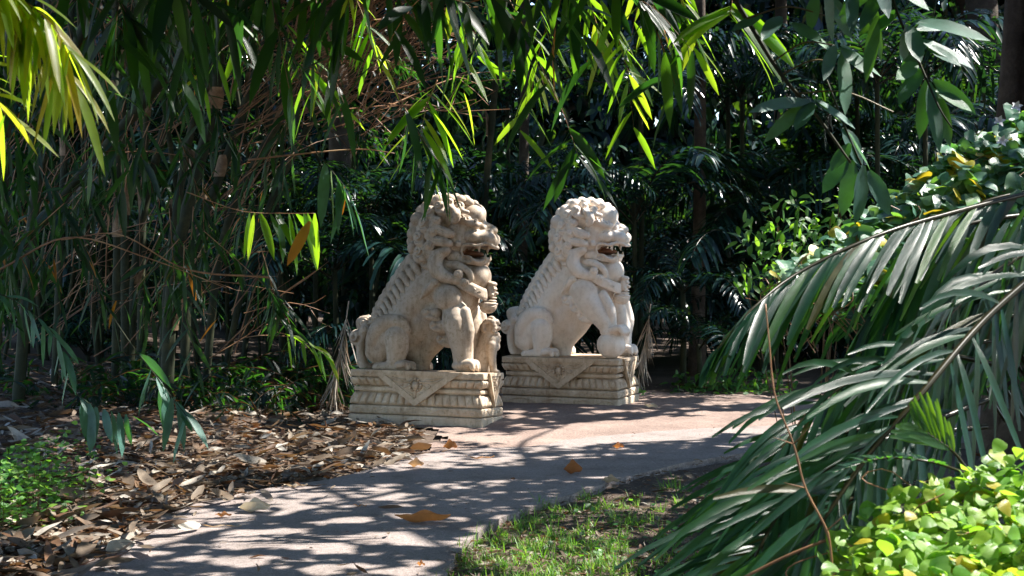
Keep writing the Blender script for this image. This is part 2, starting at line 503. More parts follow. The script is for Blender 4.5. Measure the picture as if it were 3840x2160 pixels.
    # three long locks that run back from the cheek and roll up
    for (cx, cy, r, tail) in ((720, 222, .044, ((690, 258), (740, 292), (800, 318), (835, 325))), (688, 308, .046, ((658, 345), (700, 378), (765, 388), (815, 400))),
                              (664, 418, .048, ((632, 452), (672, 486), (735, 478), (800, 455)))):
        for s in (-1, 1):
            P = np.array([A(cx, cy - r * 500, -.235), A(cx - r * 700, cy - 8, -.235)] + [A(a, b, -.245) for a, b in tail]) * (1, -s, 1)
            Vm.chain(P, [.022, .026, .042, .048, .050, .040], .006, n=30)
            Vm.curl(A(cx, cy, -.262) * (1, -s, 1), (0, s, 0), r * 1.1, .006, hand=s)
            for off in (-.018, .006):
                Q = P[2:].copy(); Q[:, 2] += off; Q[:, 1] += s * .043
                Vm.chain(Q, [.004, .005, .005, .004], .004, op='sub')
    # the big sideburn that sweeps under the jaw to the chest and ends in two curls
    for s in (-1, 1):
        P = np.array([A(790, 470, -.215), A(735, 490, -.235), A(705, 560, -.245), A(740, 630, -.255), A(820, 672, -.25), A(900, 690, -.23), A(940, 705, -.20)]) * (1, -s, 1)
        Vm.chain(P, [.04, .062, .078, .074, .056, .040, .03], .010, n=30)
        P = np.array([A(800, 560, -.19), A(880, 570, -.21), A(955, 610, -.215), A(985, 670, -.20), A(955, 715, -.20)]) * (1, -s, 1)
        Vm.chain(P, [.03, .042, .036, .034, .03], .008, n=24)
        Vm.curl(A(888, 640, -.255) * (1, -s, 1), (0.1, s, 0), .048, .006, hand=s)
        Vm.curl(A(935, 705, -.240) * (1, -s, 1), (0.1, s, 0), .046, .006, hand=s)

def body_parts(V, right=False):
    A = A_
    def toe(P, yy, y0, sg, rad, claw):
        Q = []
        for (x, y) in P:
            q = A(x, y, y0) * 1.0; q[1] = yy; Q.append(q)
        V.chain(np.array(Q[:3]) * sg, rad, .005)
        V.cone(Q[3] * sg, Q[4] * sg, claw, .005, .004)
    # trunk
    V.chain([A(330, 1120, 0), A(440, 1010, 0), A(560, 870, 0), A(680, 740, 0), A(790, 640, 0)], [.20, .215, .235, .245, .23], .03, n=16)
    V.chain([A(430, 1200, 0), A(570, 1080, 0), A(700, 960, 0), A(830, 840, 0)], [.17, .20, .20, .20], .03, n=12)
    V.chain([A(540, 1180, 0), A(590, 1290, 0), A(590, 1370, 0)], [.16, .10, .09], .03)
    V.chain([A(770, 990, 0), A(705, 1110, 0), A(635, 1220, 0), A(580, 1335, 0)], [.17, .15, .115, .08], .03)
    V.ell(A(900, 800, 0), (.20, .225, .24), .03)
    V.ell(A(960, 690, 0), (.18, .20, .19), .02)
    V.ell(A(1045, 660, 0), (.125, .155, .145), .012)
    V.ell(A(700, 500, 0), (.2, .17, .25), .03)
    for s in (-1, 1):
        # haunch: a raised arch that wraps the bent knee, shank, long foot
        sg = np.array((1, -s, 1))
        V.ell(A(330, 1140, -.21) * sg, (.20, .115, .20), .02)
        V.chain(np.array([A(225, 1250, -.24), A(240, 1120, -.26), A(320, 1020, -.27), A(430, 1012, -.27), A(480, 1070, -.26)]) * sg, [.075, .085, .088, .072, .05], .012)
        V.chain(np.array([A(410, 1130, -.27), A(415, 1210, -.27), A(400, 1310, -.27)]) * sg, [.122, .112, .085], .010)
        V.ell(A(270, 1240, -.22) * sg, (.12, .10, .13), .02)
        V.chain(np.array([A(250, 1358, -.29), A(360, 1352, -.29), A(480, 1350, -.29)]) * sg, [.038, .055, .058], .014)
        for k, (tx, yy) in enumerate(((505, -.345), (522, -.292), (522, -.238), (505, -.185))):
            toe(((tx - 70, 1345), (tx - 8, 1338), (tx + 8, 1368), (tx + 12, 1372), (tx + 20, 1394)), yy, -.29, sg, [.036, .033, .024], .012)
        V.ell(A(808, 822, -.245) * sg, (.140, .100, .130), .012)        # shoulder muscle
        V.ell(A(740, 760, -.18) * sg, (.16, .09, .12), .03)
    def straight_leg(sg, yy, z0, dx=0):
        V.chain(np.array([A(862 + dx, 925, yy + .03), A(870 + dx, 1010, yy), A(905 + dx, 1130, yy), A(922 + dx, 1250, yy), A(925 + dx, 1340, yy)]) * sg, [.126, .138, .122, .104, .094], .008)
        V.chain(np.array([A(940 + dx, 930, yy - .03), A(965 + dx, 1080, yy - .04), A(955 + dx, 1220, yy - .03)]) * sg, [.055, .062, .045], .012)
        V.chain(np.array([A(870 + dx, 1000, yy - .09), A(900 + dx, 1120, yy - .07), A(915 + dx, 1230, yy - .05)]) * sg, [.045, .05, .035], .012)
        V.ell(A(930 + dx, 1350, yy) * sg, (.12, .115, .062), .012)
        for k in range(4):
            ty = yy - .085 + k * .057
            e = -8 if k in (0, 3) else 8
            toe(((950 + dx + e, 1338), (1008 + dx + e, 1330), (1026 + dx + e, 1366), (1030 + dx + e, 1370), (1040 + dx + e, 1395)), ty, yy, sg, [.036, .036, .027], .014)
    if not right:
        straight_leg(np.array((1, 1, 1)), -.215, 0)
        straight_leg(np.array((1, -1, 1)), -.215, 0, 10)
    else:
        straight_leg(np.array((1, -1, 1)), -.215, 0, 90)
        # near leg reaches forward and down onto the ball (pixels of the second lion)
        B = B_
        V.chain([B(2190, 1090, -.19), B(2215, 1140, -.23), B(2255, 1190, -.24), B(2282, 1232, -.24)], [.155, .140, .112, .086], .02)
        V.chain([B(2170, 1110, -.26), B(2215, 1165, -.28), B(2262, 1215, -.27)], [.05, .05, .035], .012)
        V.chain([B(2262, 1105, -.22), B(2290, 1160, -.25), B(2300, 1220, -.25)], [.05, .055, .04], .012)
        V.ell(B(2290, 1245, -.24), (.120, .10, .062), .014)
        for k in range(4):
            ty = -.325 + k * .056
            Q = [B(x, y, -.24) for x, y in ((2300, 1238), (2330, 1229), (2346, 1246), (2348, 1250), (2350, 1264))]
            for q in Q: q[1] = ty
            V.chain(Q[:3], [.034, .036, .028], .005)
            V.cone(Q[3], Q[4], .014, .005, .004)
    # elbow flames with three curls
    el = [(634, 938, .040), (690, 1032, .036), (740, 1140, .034)]
    for s in ((-1, 1) if not right else (-1,)):
        sg = np.array((1, -s, 1)) if not right else np.array((1, 1, 1))
        if not right and s == 1: sg = np.array((1, -1, 1))
        PPt = [(A(x, y, -.25), r) for x, y, r in el] if not right else [(B_(2118, 1122, -.28), .038), (B_(2147, 1152, -.29), .034), (B_(2174, 1185, -.29), .030)]
        for j, (q, r) in enumerate(PPt):
            V.curl(q * sg, (0, sg[1] * -1, 0), r, .006, hand=-1)
            V.chain(np.array([q + (.0, .0, -r * .6), q + (.05, .01, -.045), q + (.12, .04, -.06)]) * sg, [r * .8, .034, .03], .006)
            V.chain(np.array([q + (.03, .02, .01), q + (.10, .04, .0)]) * sg, [r * .7, .05], .006)
    # flame on the shoulder
    for s in (-1, 1):
        sg = np.array((1, -s, 1))
        V.chain(np.array([A(596, 830, -.235), A(640, 770, -.26), A(690, 715, -.27), A(738, 672, -.25)]) * sg, [.006, .036, .040, .022], .006)
        V.chain(np.array([A(610, 815, -.285), A(655, 760, -.302), A(690, 700, -.305)]) * sg, [.004, .006, .006], .004, op='sub')
        V.ell(A(712, 705, -.285) * sg, (.034, .03, .036), .005)

def mane_ridge(V):
    """knobs along the spine, each with a hooked lock hanging to either side"""
    A = A_
    pts = [(520, 530), (478, 575), (440, 628), (402, 680), (368, 730), (338, 778), (306, 826), (280, 872), (256, 918), (238, 962)]
    for i, (x, y) in enumerate(pts):
        r = .050 - .0014 * i
        V.ell(A(x, y, 0), (r * 1.25, r * 1.1, r * 1.15), .006)
        V.ell(A(x + 16, y + 20, 0), (r * 1.3, r * 1.9, r * 1.2), .008)
        f = 1 - .045 * i
        for s in (-1, 1):
            sg = np.array((1, -s, 1))
            V.chain(np.array([A(x + 20, y + 12, -.07), A(x + 35, y + 45 * f, -.15), A(x + 62 * f + 8, y + 105 * f, -.185), A(x + 120 * f, y + 140 * f, -.20)]) * sg, [.040 * f, .042 * f, .032 * f, .007], .006)
    V.chain([A(540, 540, 0), A(430, 690, 0), A(320, 850, 0), A(262, 950, 0)], [.09, .08, .07, .05], .015, n=16)

def bell(V):
    A = A_
    V.ell(A(1140, 770, 0), (.048, .058, .080), .01)
    V.ell(A(1152, 716, 0), (.046, .062, .028), .008)
    V.ell(A(1128, 705, 0), (.034, .05, .022), .006)
    V.ell(A(1183, 788, 0), (.020, .022, .018), .005)
    V.ell(A(1172, 755, 0), (.022, .045, .014), .004)
    for s in (-1, 1):
        V.ell(A(1165, 742, 0) + np.array((0, s * .028, 0)), (.018, .017, .015), .003)
        V.ell(A(1150, 800, 0) + np.array((0, s * .035, 0)), (.028, .022, .020), .005)
    V.ell(A(1155, 822, 0), (.040, .048, .014), .004)
    V.ell(A(1118, 888, 0), (.088, .085, .072), .01)
    V.ell(A(1120, 868, 0), (.096, .093, .020), .006)
    V.ell(A(1135, 846, 0), (.066, .070, .018), .006)
    th = np.linspace(0, 2 * np.pi, 40)
    c = A(1118, 884, 0)
    V.chain(np.stack([c[0] + .088 * np.cos(th), c[1] + .085 * np.sin(th), c[2] + .010 * np.cos(4 * th)], 1), [.006, .006], .004, n=40)

def collar(V):
    A = A_
    P = [A(880, 690, -.225), A(940, 728, -.225), A(1000, 756, -.205), A(1060, 785, -.15), A(1100, 800, -.06), A(1106, 802, 0)]
    Q = [p * (1, -1, 1) for p in P[:-1]][::-1]
    for dz in (-.030, -.010, .010, .030):
        V.chain([p + np.array((-.0, 0, dz)) for p in P + Q], [.022, .022], .010, n=40)
    for dz in (-.050, .050):
        V.chain([p + np.array((.006, 0, dz)) for p in P + Q], [.010, .010], .003, n=40)
    for k in range(3):
        c = np.array(A(960 + 45 * k, 740 + 20 * k, -.24 + .018 * k))
        V.spiral(c, (.2, -1, 0), .018, 1.3, .005, 0, .003, 'add')

def tail(V):
    A = A_
    V.chain([A(250, 1380, .02), A(160, 1350, -.05), A(130, 1240, -.07), A(135, 1140, -.07), A(160, 1070, -.05)], [.05, .055, .045, .042, .05], .02)
    V.curl(A(105, 1130, -.04), (-.4, -1, 0), .085, .008, hand=-1)
    V.curl(A(165, 1062, -.08), (-.2, -1, .2), .052, .008)
    V.curl(A(170, 1015, .03), (-.3, -1, .4), .062, .008)
    V.curl(A(215, 1000, .0), (-.2, -1, .4), .045, .008)
    V.chain([A(150, 1100, .1), A(130, 1010, .1), A(190, 975, .08)], [.04, .05, .03], .01)

def make_cub(parent):
    A = A_
    V = Vol(A(960, 1440, 0) + (0, -.06, -.02), A(1290, 920, .30) + (.0, .05, .06), .0065)
    y = .12
    V.chain([A(1060, 1370, y), A(1085, 1250, y), A(1110, 1150, y), A(1130, 1090, y)], [.10, .088, .080, .07], .02)
    V.ell(A(1150, 1050, y), (.070, .075, .068), .01)
    V.ell(A(1190, 1058, y), (.036, .046, .026), .006)
    V.ell(A(1205, 1022, y), (.018, .026, .014), .004)
    V.ell(A(1180, 1100, y), (.036, .042, .018), .006)
    V.ell(A(1205, 1082, y), (.024, .04, .010), .004, op='sub')
    V.ell(A(1170, 1005, y), (.05, .062, .028), .006)
    for j in range(11):
        a = -.5 + j * .42
        for yy, rr in ((y - .062, .066), (y + .062, .066)):
            V.ell(A(1125, 1050, yy) + np.array((-.002 + rr * -math.cos(a) * .9, 0, rr * math.sin(a))), (.024, .03, .024), .008)
    for j in range(8):
        V.ell(A(1120 + 8 * j, 975 + (j - 3) ** 2 * 2, y), (.02, .03, .018), .004)
    V.ell(A(1160, 1150, y), (.070, .085, .055), .01)
    V.ell(A(1195, 1125, y), (.028, .03, .030), .005)
    V.chain([A(1120, 1130, y - .055), A(1140, 1180, y - .07), A(1175, 1165, y - .06)], [.018, .018, .012], .005)
    for s in (-1, 1):
        V.chain([A(1150, 1190, y + s * .055), A(1150, 1290, y + s * .06), A(1160, 1385, y + s * .06)], [.055, .040, .034], .01)
        V.ell(A(1175, 1395, y + s * .06), (.048, .034, .024), .006)
    V.ell(A(1172, 1200, y), (.05, .06, .05), .012)
    V.cut_below(0.004)
    o = link('lion_cub', V.mesh('lion_cub'), parent, M['stone'])
    return o

def make_lion(name, right):
    root = empty(name)
    A = A_; SM = M['stone_lit' if right else 'stone']
    lo = np.array((-.76, -.46, -.03)); hi = np.array((.80, .46, 1.80)); h = .0085
    V = Vol(lo, hi, h); body_parts(V, right); Vh = Vol((.0, -.36, .9), (.80, .36, 1.80), .0068); Vm = Vol((-.30, -.40, .72), (.62, .40, 1.82), .0075)
    head_parts(Vh, Vm)
    V.cut_below(.003)
    link('body', V.mesh('body'), root, SM)
    hd = link('head', Vh.mesh('head'), root, SM)
    link('mane', Vm.mesh('mane'), root, SM)
    Vr = Vol((-.62, -.36, .3), (.3, .36, 1.30), .0075); mane_ridge(Vr)
    link('spine_ridge', Vr.mesh('spine_ridge'), root, SM)
    Vb = Vol((.45, -.14, .50), (.85, .14, .98), .005); bell(Vb)
    link('bell', Vb.mesh('bell'), root, SM)
    Vc = Vol((.15, -.30, .55), (.72, .30, 1.0), .006); collar(Vc)
    link('collar', Vc.mesh('collar'), root, SM)
    Vt = Vol((-.86, -.25, -.02), (-.3, .3, .62), .0075); tail(Vt); Vt.cut_below(.003)
    link('tail', Vt.mesh('tail'), root, SM)
    # mouth: stained gullet and tongue, fangs
    Vg = Vol((.2, -.2, 1.0), (.7, .2, 1.35), .006)
    Vg.ell(A(915, 458, 0), (.085, .165, .060), .01); Vg.ell(A(990, 484, 0), (.125, .115, .036), .01)
    link('tongue', Vg.mesh('tongue'), root, M['mouth'])
    for (x, y0, y1, yy, r) in ((1046, 412, 468, -.150, .024), (1096, 515, 478, -.085, .018)):
        for s in (-1, 1):
            Vf = Vol(np.minimum(A(x, y0, yy) * (1, -s, 1), A(x, y1, yy) * (1, -s, 1)) - .025, np.maximum(A(x, y0, yy) * (1, -s, 1), A(x, y1, yy) * (1, -s, 1)) + .025, .004)
            Vf.cone(A(x, y0, yy) * (1, -s, 1), A(x + 4, y1, yy) * (1, -s, 1), r, .004, .003)
            link('fang', Vf.mesh('fang'), root, SM)
    if right:
        c = B_(2292, 1308, -.235)
        Vq = Vol(c - .2, c + .2, .008); Vq.ell((c[0], c[1], .150), (.158, .158, .150), .01); Vq.cut_below(.003)
        link('stone_ball', Vq.mesh('stone_ball'), root, SM)
    else:
        make_cub(root)
    return root
B_ = Plane(F_RIGHT, 0, 0, 1.0)

# ---------------- pedestals
def sheet_grid(nu, nv):
    i = np.arange(nu - 1)[:, None] * nv + np.arange(nv - 1)[None, :]
    return np.stack([i, i + nv, i + nv + 1, i + 1], -1).reshape(-1, 4)
def bevel_box(mb, x, y, z0, z1, b=.010, jit=0):
    """block centred on the axis with softened edges: rings of a rounded profile"""
    prof = [(b, 0), (b * .3, b * .3), (0, b), (0, z1 - z0 - b), (b * .3, z1 - z0 - b * .3), (b, z1 - z0)]
    rings = []
    for inset, dz in prof:
        X, Y = x - inset, y - inset
        c = b * 1.2
        ring = [(-X + c, -Y), (X - c, -Y), (X - c * .3, -Y + c * .3), (X, -Y + c), (X, Y - c), (X - c * .3, Y - c * .3), (X - c, Y), (-X + c, Y), (-X + c * .3, Y - c * .3), (-X, Y - c), (-X, -Y + c), (-X + c * .3, -Y + c * .3)]
        rings.append([(a, bb, z0 + dz) for a, bb in ring])
    n = 12; Vv = np.array(rings).reshape(-1, 3); Fq = []
    for i in range(len(prof) - 1):
        for j in range(n):
            k = (j + 1) % n
            Fq.append((i * n + j, i * n + k, (i + 1) * n + k, (i + 1) * n + j))
    mb.add(Vv, Fq)
    for ring, zf in ((0, -1), (len(prof) - 1, 1)):
        base = Vv[ring * n:(ring + 1) * n]
        c = base.mean(0)
        mb.add(np.concatenate([base, c[None]]), [((j + 1) % n, j, n, n) if zf < 0 else (j, (j + 1) % n, n, n) for j in range(n)])
def petal_row(mb, x, y, z0, z1, inset_top, inset_bot, npx, npy):
    """a ring of bulging petals round the block"""
    nz = 9
    for side in range(4):
        L, D, n = (x, y, npx) if side % 2 == 0 else (y, x, npy)
        nu = n * 10 + 1
        u = np.linspace(-1, 1, nu); v = np.linspace(0, 1, nz)
        U, Vv = np.meshgrid(u, v, indexing='ij')
        ins = inset_bot + (inset_top - inset_bot) * Vv
        ph = (U + 1) / 2 * n
        fr = ph - np.floor(ph); fr[-1] = 1
        bul = np.sqrt(np.clip(1 - (2 * fr - 1) ** 2, 0, 1))
        cap = np.sqrt(np.clip(1 - (2 * Vv - 1) ** 4, 0, 1))
        big_end = Vv if inset_bot > inset_top else 1 - Vv
        lip = np.clip((big_end - .72) / .28, 0, 1)
        out = .034 * bul * cap * (1 - .5 * lip) - .022 * (1 - cap) - .008 + .010 * lip
        dist = D - ins + out
        Z = z0 + (z1 - z0) * Vv + 0.004 * np.sin(ph * np.pi) * 0
        al = U * (L - ins + out * 0)
        if side == 0: P = np.stack([al, -dist, Z], -1)
        elif side == 1: P = np.stack([dist, al, Z], -1)
        elif side == 2: P = np.stack([-al, dist, Z], -1)
        else: P = np.stack([-dist, -al, Z], -1)
        mb.add(P.reshape(-1, 3), sheet_grid(nu, nz))
    # corner fillers
    for sx in (-1, 1):
        for sy in (-1, 1):
            pts = [(sx * (x - (inset_bot + (inset_top - inset_bot) * t)), sy * (y - (inset_bot + (inset_top - inset_bot) * t)), z0 + (z1 - z0) * t) for t in (0.04, .3, .5, .7, .96)]
            mb.tube(pts, [.012, .02, .022, .02, .012], 8)
def scroll(mb, x0, x1, z0, z1, yf, n, Mx=None, w=.0045):
    """engraved tendril shown as a fine raised line: a wave with a spiral in each bay"""
    zc, a = (z0 + z1) / 2, (z1 - z0) * .30
    t = np.linspace(0, n, n * 14 + 1)
    P = np.stack([x0 + (x1 - x0) * t / n, np.full_like(t, yf), zc + a * np.sin(t * np.pi)], 1)
    L = [P]
    for k in range(n):
        cx = x0 + (x1 - x0) * (k + .5) / n; sg = -1 if k % 2 == 0 else 1
        th = np.linspace(0, 3.4 * np.pi, 26); r = (z1 - z0) * .27 * (1 - .8 * th / th[-1])
        L.append(np.stack([cx + r * np.cos(th) * .95, np.full_like(th, yf), zc + sg * a * .2 + r * np.sin(th) * sg], 1))
    for q in L:
        if Mx is not None: q = (np.asarray(Mx)[:3, :3] @ q.T).T + np.asarray(Mx)[:3, 3]
        mb.tube(q, w, 5, cap=True)
def make_pedestal(name, skirt):
    root = empty(name)
    x, y = PL / 2, PS / 2
    z = [0, .10, .105, .185, .190, .312, .317, .362, .367, .452, .457, .53]
    b = MB(); bevel_box(b, x + .004, y + .004, -.06, .094, .014)
    if skirt:      # apron arches carved on the foot
        for (a0, a1) in ((-.62, -.28), (-.22, .12), (.18, .40), (.44, .66)):
            t = np.linspace(0, 1, 18)
            b.tube(np.stack([a0 + (a1 - a0) * t, np.full_like(t, -y - .003), .016 + .060 * np.sin(t * np.pi) ** .55], 1), .009, 6)
    b.build('foot_block', M['stone_ped'], root)
    b = MB(); bevel_box(b, x - .075, y - .075, .02, .50, .004)
    b.build('core_block', M['stone_ped'], root)
    b = MB(); bevel_box(b, x, y, .103, .182, .012)
    b.build('lower_band', M['stone_ped'], root)
    b = MB(); scroll(b, -x + .05, x - .04, .105, .183, -y - .0005, 9)
    Mr = Matrix.Rotation(R(90), 4, 'Z')
    scroll(b, -y + .05, y - .05, .105, .183, -x - .0005, 4, Mr)
    b.build('lower_scrollwork', M['stone_ped'], root)
    b = MB()
    petal_row(b, x - .004, y - .004, .190, .314, .050, .006, 17, 9)
    b.build('lower_petal_moulding', M['stone_ped'], root)
    b = MB(); bevel_box(b, x - .034, y - .034, .321, .360, .008)
    b.build('middle_band', M['stone_ped'], root)
    b = MB()
    petal_row(b, x - .002, y - .002, .369, .455, .004, .046, 17, 9)
    b.build('upper_petal_moulding', M['stone_ped'], root)
    b = MB(); bevel_box(b, x, y, .462, .53, .010)
    b.build('top_slab', M['stone_ped'], root)
    b = MB()
    for (a0, a1) in ((-x + .03, -x + .23), (x - .23, x - .03)):
        scroll(b, a0, a1, .463, .528, -y - .0005, 2)
    b.build('upper_scrollwork', M['stone_ped'], root)
    # triangular cloth panels hanging over the faces
    for face, (hw, D, Mx) in enumerate(((.47, y, Matrix.Identity(4)), (.235, x, Matrix.Rotation(R(90), 4, 'Z')), (.47, y, Matrix.Rotation(R(180), 4, 'Z')))):
        b = MB()
        zt, zb = .528, .188
        yf = -D - .024
        w = .055 if face != 1 else .035
        def bar(P0, P1, P2, P3, d0=.0, th=.03):
            q = [Vector((p[0], yf + d0, p[1])) for p in (P0, P1, P2, P3)] + [Vector((p[0], yf + d0 + th, p[1])) for p in (P0, P1, P2, P3)]
            v = np.array([(Mx @ p)[:] for p in q])
            b.add(v, [(0, 1, 2, 3), (4, 7, 6, 5), (0, 4, 5, 1), (1, 5, 6, 2), (2, 6, 7, 3), (3, 7, 4, 0)])
        sl = (zt - zb) / hw
        wi = w * math.sqrt(1 + sl * sl) / sl           # horizontal width of the slanting border
        zi = zt - w * .8
        xin = hw - wi - (w * .8) / sl
        zbi = zb + wi * sl
        bar((-hw, zt), (hw, zt), (xin, zi), (-xin, zi))
        bar((-hw, zt), (-xin, zi), (0, zbi), (0, zb))
        bar((hw, zt), (0, zb), (0, zbi), (xin, zi))
        bar((-xin, zi), (xin, zi), (.001, zbi), (-.001, zbi), .016, .06)
        o = b.build('triangle_panel', M['stone_ped'], root, smooth=False)
        # rose and leaves in relief
        q = MB()
        zc = zt - .135; s = 1 if face != 1 else .55
        if face == 1: zc = zt - .11
        def T(P): return np.array([(Mx @ Vector(p))[:] for p in P])
        yb = yf + .014
        for k in range(12):
            a = k * 2 * math.pi / 12
            c = (s * .062 * math.cos(a), yb, zc + .062 * math.sin(a))
            q.tube(T([(c[0] * .7, yb, zc + (c[2] - zc) * .7), (c[0], yb - .004, c[2]), (c[0] * 1.12, yb, zc + (c[2] - zc) * 1.12)]), [.010, .016 * s + .002, .008], 6)
        q.tube(T([(0, yb - .006, zc - .05), (0, yb - .010, zc - .01), (0, yb - .008, zc + .03)]), [.018 * s, .034 * s, .026 * s], 8)
        q.tube(T([(0, yb, zc - .04), (0, yb - .003, zbi + .01)]), .008, 6)
        for sgn in (-1, 1):
            for P in (((.06, .03), (.12, .03), (.20, .035), (.28, .065)), ((.07, .0), (.12, -.03), (.15, -.01), (.13, .005)), ((.03, -.09), (.06, -.075), (.075, -.10)), ((.02, -.12), (.05, -.11), (.06, -.09)), ((.1, .05), (.16, .055), (.24, .072))):
                if face == 1: P = [(a * .42, c) for a, c in P]
                q.tube(T([(sgn * a, yb, zc + c) for a, c in spline([(a, c, 0) for a, c in P], 10)[:, :2]]), [.008 if face == 1 else .011, .005], 6) if False else q.tube(T([(sgn * a, yb, zc + c) for a, c in spline([(a, c, 0) for a, c in P], 10)[:, :2]]), .0075 if face != 1 else .005, 6)
        q.build('rose_relief', M['stone_ped'], o)
    return root

ped_l = make_pedestal('pedestal', False)
ped_l.matrix_world = F_LEFT
tag(ped_l, 'carved sandstone pedestal under the lion with the cub, leaf litter piled at its foot', 'pedestal', 'carved stone pedestals')
ped_r = make_pedestal('pedestal', True)
ped_r.matrix_world = F_RIGHT
tag(ped_r, 'carved sandstone pedestal with arched skirt under the lion that holds a ball', 'pedestal', 'carved stone pedestals')
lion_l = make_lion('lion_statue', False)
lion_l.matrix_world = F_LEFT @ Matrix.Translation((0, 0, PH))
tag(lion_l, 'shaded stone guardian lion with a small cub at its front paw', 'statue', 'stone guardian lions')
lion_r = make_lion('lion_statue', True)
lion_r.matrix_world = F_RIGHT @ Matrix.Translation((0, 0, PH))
tag(lion_r, 'paler, better lit stone guardian lion resting its paw on a ball, standing farther back', 'statue', 'stone guardian lions')
# ------------------------------------------------------------------ ground, path, gravel
def inside(poly, x, y):
    poly = np.asarray(poly)[:, :2]; c = np.zeros(np.shape(x), bool); j = len(poly) - 1
    for i in range(len(poly)):
        xi, yi = poly[i]; xj, yj = poly[j]
        t = ((yi > y) != (yj > y)) & (x < (xj - xi) * (y - yi) / (yj - yi + 1e-12) + xi)
        c ^= t; j = i
    return c
edgeL = [(-420, 2400), (60, 2235), (190, 2160), (420, 2030), (700, 1900), (1000, 1832), (1300, 1782), (1500, 1722), (1700, 1686), (2000, 1672), (2130, 1648), (2330, 1628), (2600, 1608), (2900, 1596), (3300, 1592), (3900, 1590)]
edgeR = [(1540, 2400), (1620, 2240), (1660, 2160), (1740, 2040), (1900, 1935), (2150, 1850), (2400, 1775), (2640, 1722), (2900, 1690), (3300, 1668), (3900, 1655)]
PZ = .03
pl = spline([tuple(gr(a, b, PZ)) for a, b in edgeL], 90); pr = spline([tuple(gr(a, b, PZ)) for a, b in edgeR], 90)
wob = lambda P, s: P + np.stack([np.sin(np.arange(len(P)) * 1.7 + s) * .015 + rng.normal(0, .008, len(P)), rng.normal(0, .012, len(P)), 0 * P[:, 0]], 1)
pl[:, 2] = pr[:, 2] = PZ
pl, pr = wob(pl, 0), wob(pr, 2)
# the path ends in front of the camera plane: extend behind the viewer
pl = np.concatenate([[(-1.9, -3, PZ), (-1.85, 1.5, PZ)], pl]); pr = np.concatenate([[(.3, -3, PZ), (.1, 1.5, PZ)], pr])
path_poly = np.concatenate([pl, pr[::-1]])

m, t, b = new_mat('asphalt'); M['path'] = m
n1 = noise(t, 2.2, 9, .72); r1 = ramp(t, [(.30, (.15, .12, .105)), (.43, (.26, .215, .195)), (.6, (.32, .27, .25)), (.8, (.37, .31, .28))]); t.links.new(n1.outputs[0], r1.inputs[0])
vo = t.nodes.new('ShaderNodeTexVoronoi'); vo.inputs['Scale'].default_value = 130; tc = t.nodes.new('ShaderNodeTexCoord'); t.links.new(tc.outputs['Object'], vo.inputs['Vector'])
r2 = ramp(t, [(.05, (1.25, 1.22, 1.2)), (.5, (.85, .85, .87)), (.9, (.5, .5, .5))]); t.links.new(vo.outputs['Distance'], r2.inputs[0])
mx = t.nodes.new('ShaderNodeMixRGB'); mx.blend_type = 'MULTIPLY'; mx.inputs[0].default_value = .8
t.links.new(r1.outputs[0], mx.inputs[1]); t.links.new(r2.outputs[0], mx.inputs[2])
n5 = noise(t, 34, 6, .8); r5 = ramp(t, [(.34, (.52, .50, .48)), (.5, (.95, .95, .95)), (.66, (1.25, 1.25, 1.25))]); t.links.new(n5.outputs[0], r5.inputs[0])
m5 = t.nodes.new('ShaderNodeMixRGB'); m5.blend_type = 'MULTIPLY'; m5.inputs[0].default_value = .8
t.links.new(mx.outputs[0], m5.inputs[1]); t.links.new(r5.outputs[0], m5.inputs[2]); t.links.new(m5.outputs[0], b.inputs['Base Color'])
b.inputs['Roughness'].default_value = .75
bump(t, b, vo.outputs['Distance'], .5, .006)
def ground_mat(name, stops, sc=2.0, grain=60, bd=.02):
    m, t, b = new_mat(name)
    n1 = noise(t, sc, 8, .7); r1 = ramp(t, stops); t.links.new(n1.outputs[0], r1.inputs[0])
    n2 = noise(t, grain, 5, .75); r2 = ramp(t, [(.3, (.45, .45, .45)), (.5, (.9, .9, .9)), (.7, (1.35, 1.3, 1.25))]); t.links.new(n2.outputs[0], r2.inputs[0])
    mx = t.nodes.new('ShaderNodeMixRGB'); mx.blend_type = 'MULTIPLY'; mx.inputs[0].default_value = .9
    t.links.new(r1.outputs[0], mx.inputs[1]); t.links.new(r2.outputs[0], mx.inputs[2]); t.links.new(mx.outputs[0], b.inputs['Base Color'])
    b.inputs['Roughness'].default_value = .9
    bump(t, b, n2.outputs[0], .7, bd)
    return m
M['soil'] = ground_mat('dark_soil', [(.3, (.045, .030, .022)), (.5, (.085, .058, .042)), (.7, (.14, .10, .075))])
M['gravel'] = ground_mat('pink_gravel', [(.3, (.17, .115, .095)), (.5, (.25, .18, .15)), (.7, (.33, .25, .21))], 1.2, 45, .02)

def relief(x, y):
    return .018 * np.sin(x * 3.1 + y * 1.3) * np.sin(y * 2.3 - x * .7) + .010 * np.sin(x * 9 + 1) * np.sin(y * 7.3) 
# soil: fine sheet near the viewer, coarse rings to the horizon
gx = np.concatenate([[-900, -300, -120, -60, -30, -18], np.linspace(-12, 12, 121), [18, 30, 60, 120, 300, 900]])
gy = np.concatenate([[-400, -60, -20, -5], np.linspace(2, 30, 141), [36, 45, 60, 100, 300, 900]])
X, Y = np.meshgrid(gx, gy, indexing='ij')
near = (abs(X) <= 12.01) & (Y >= 1.9) & (Y <= 30.01)
Z = np.where(near, relief(X, Y), 0.0)
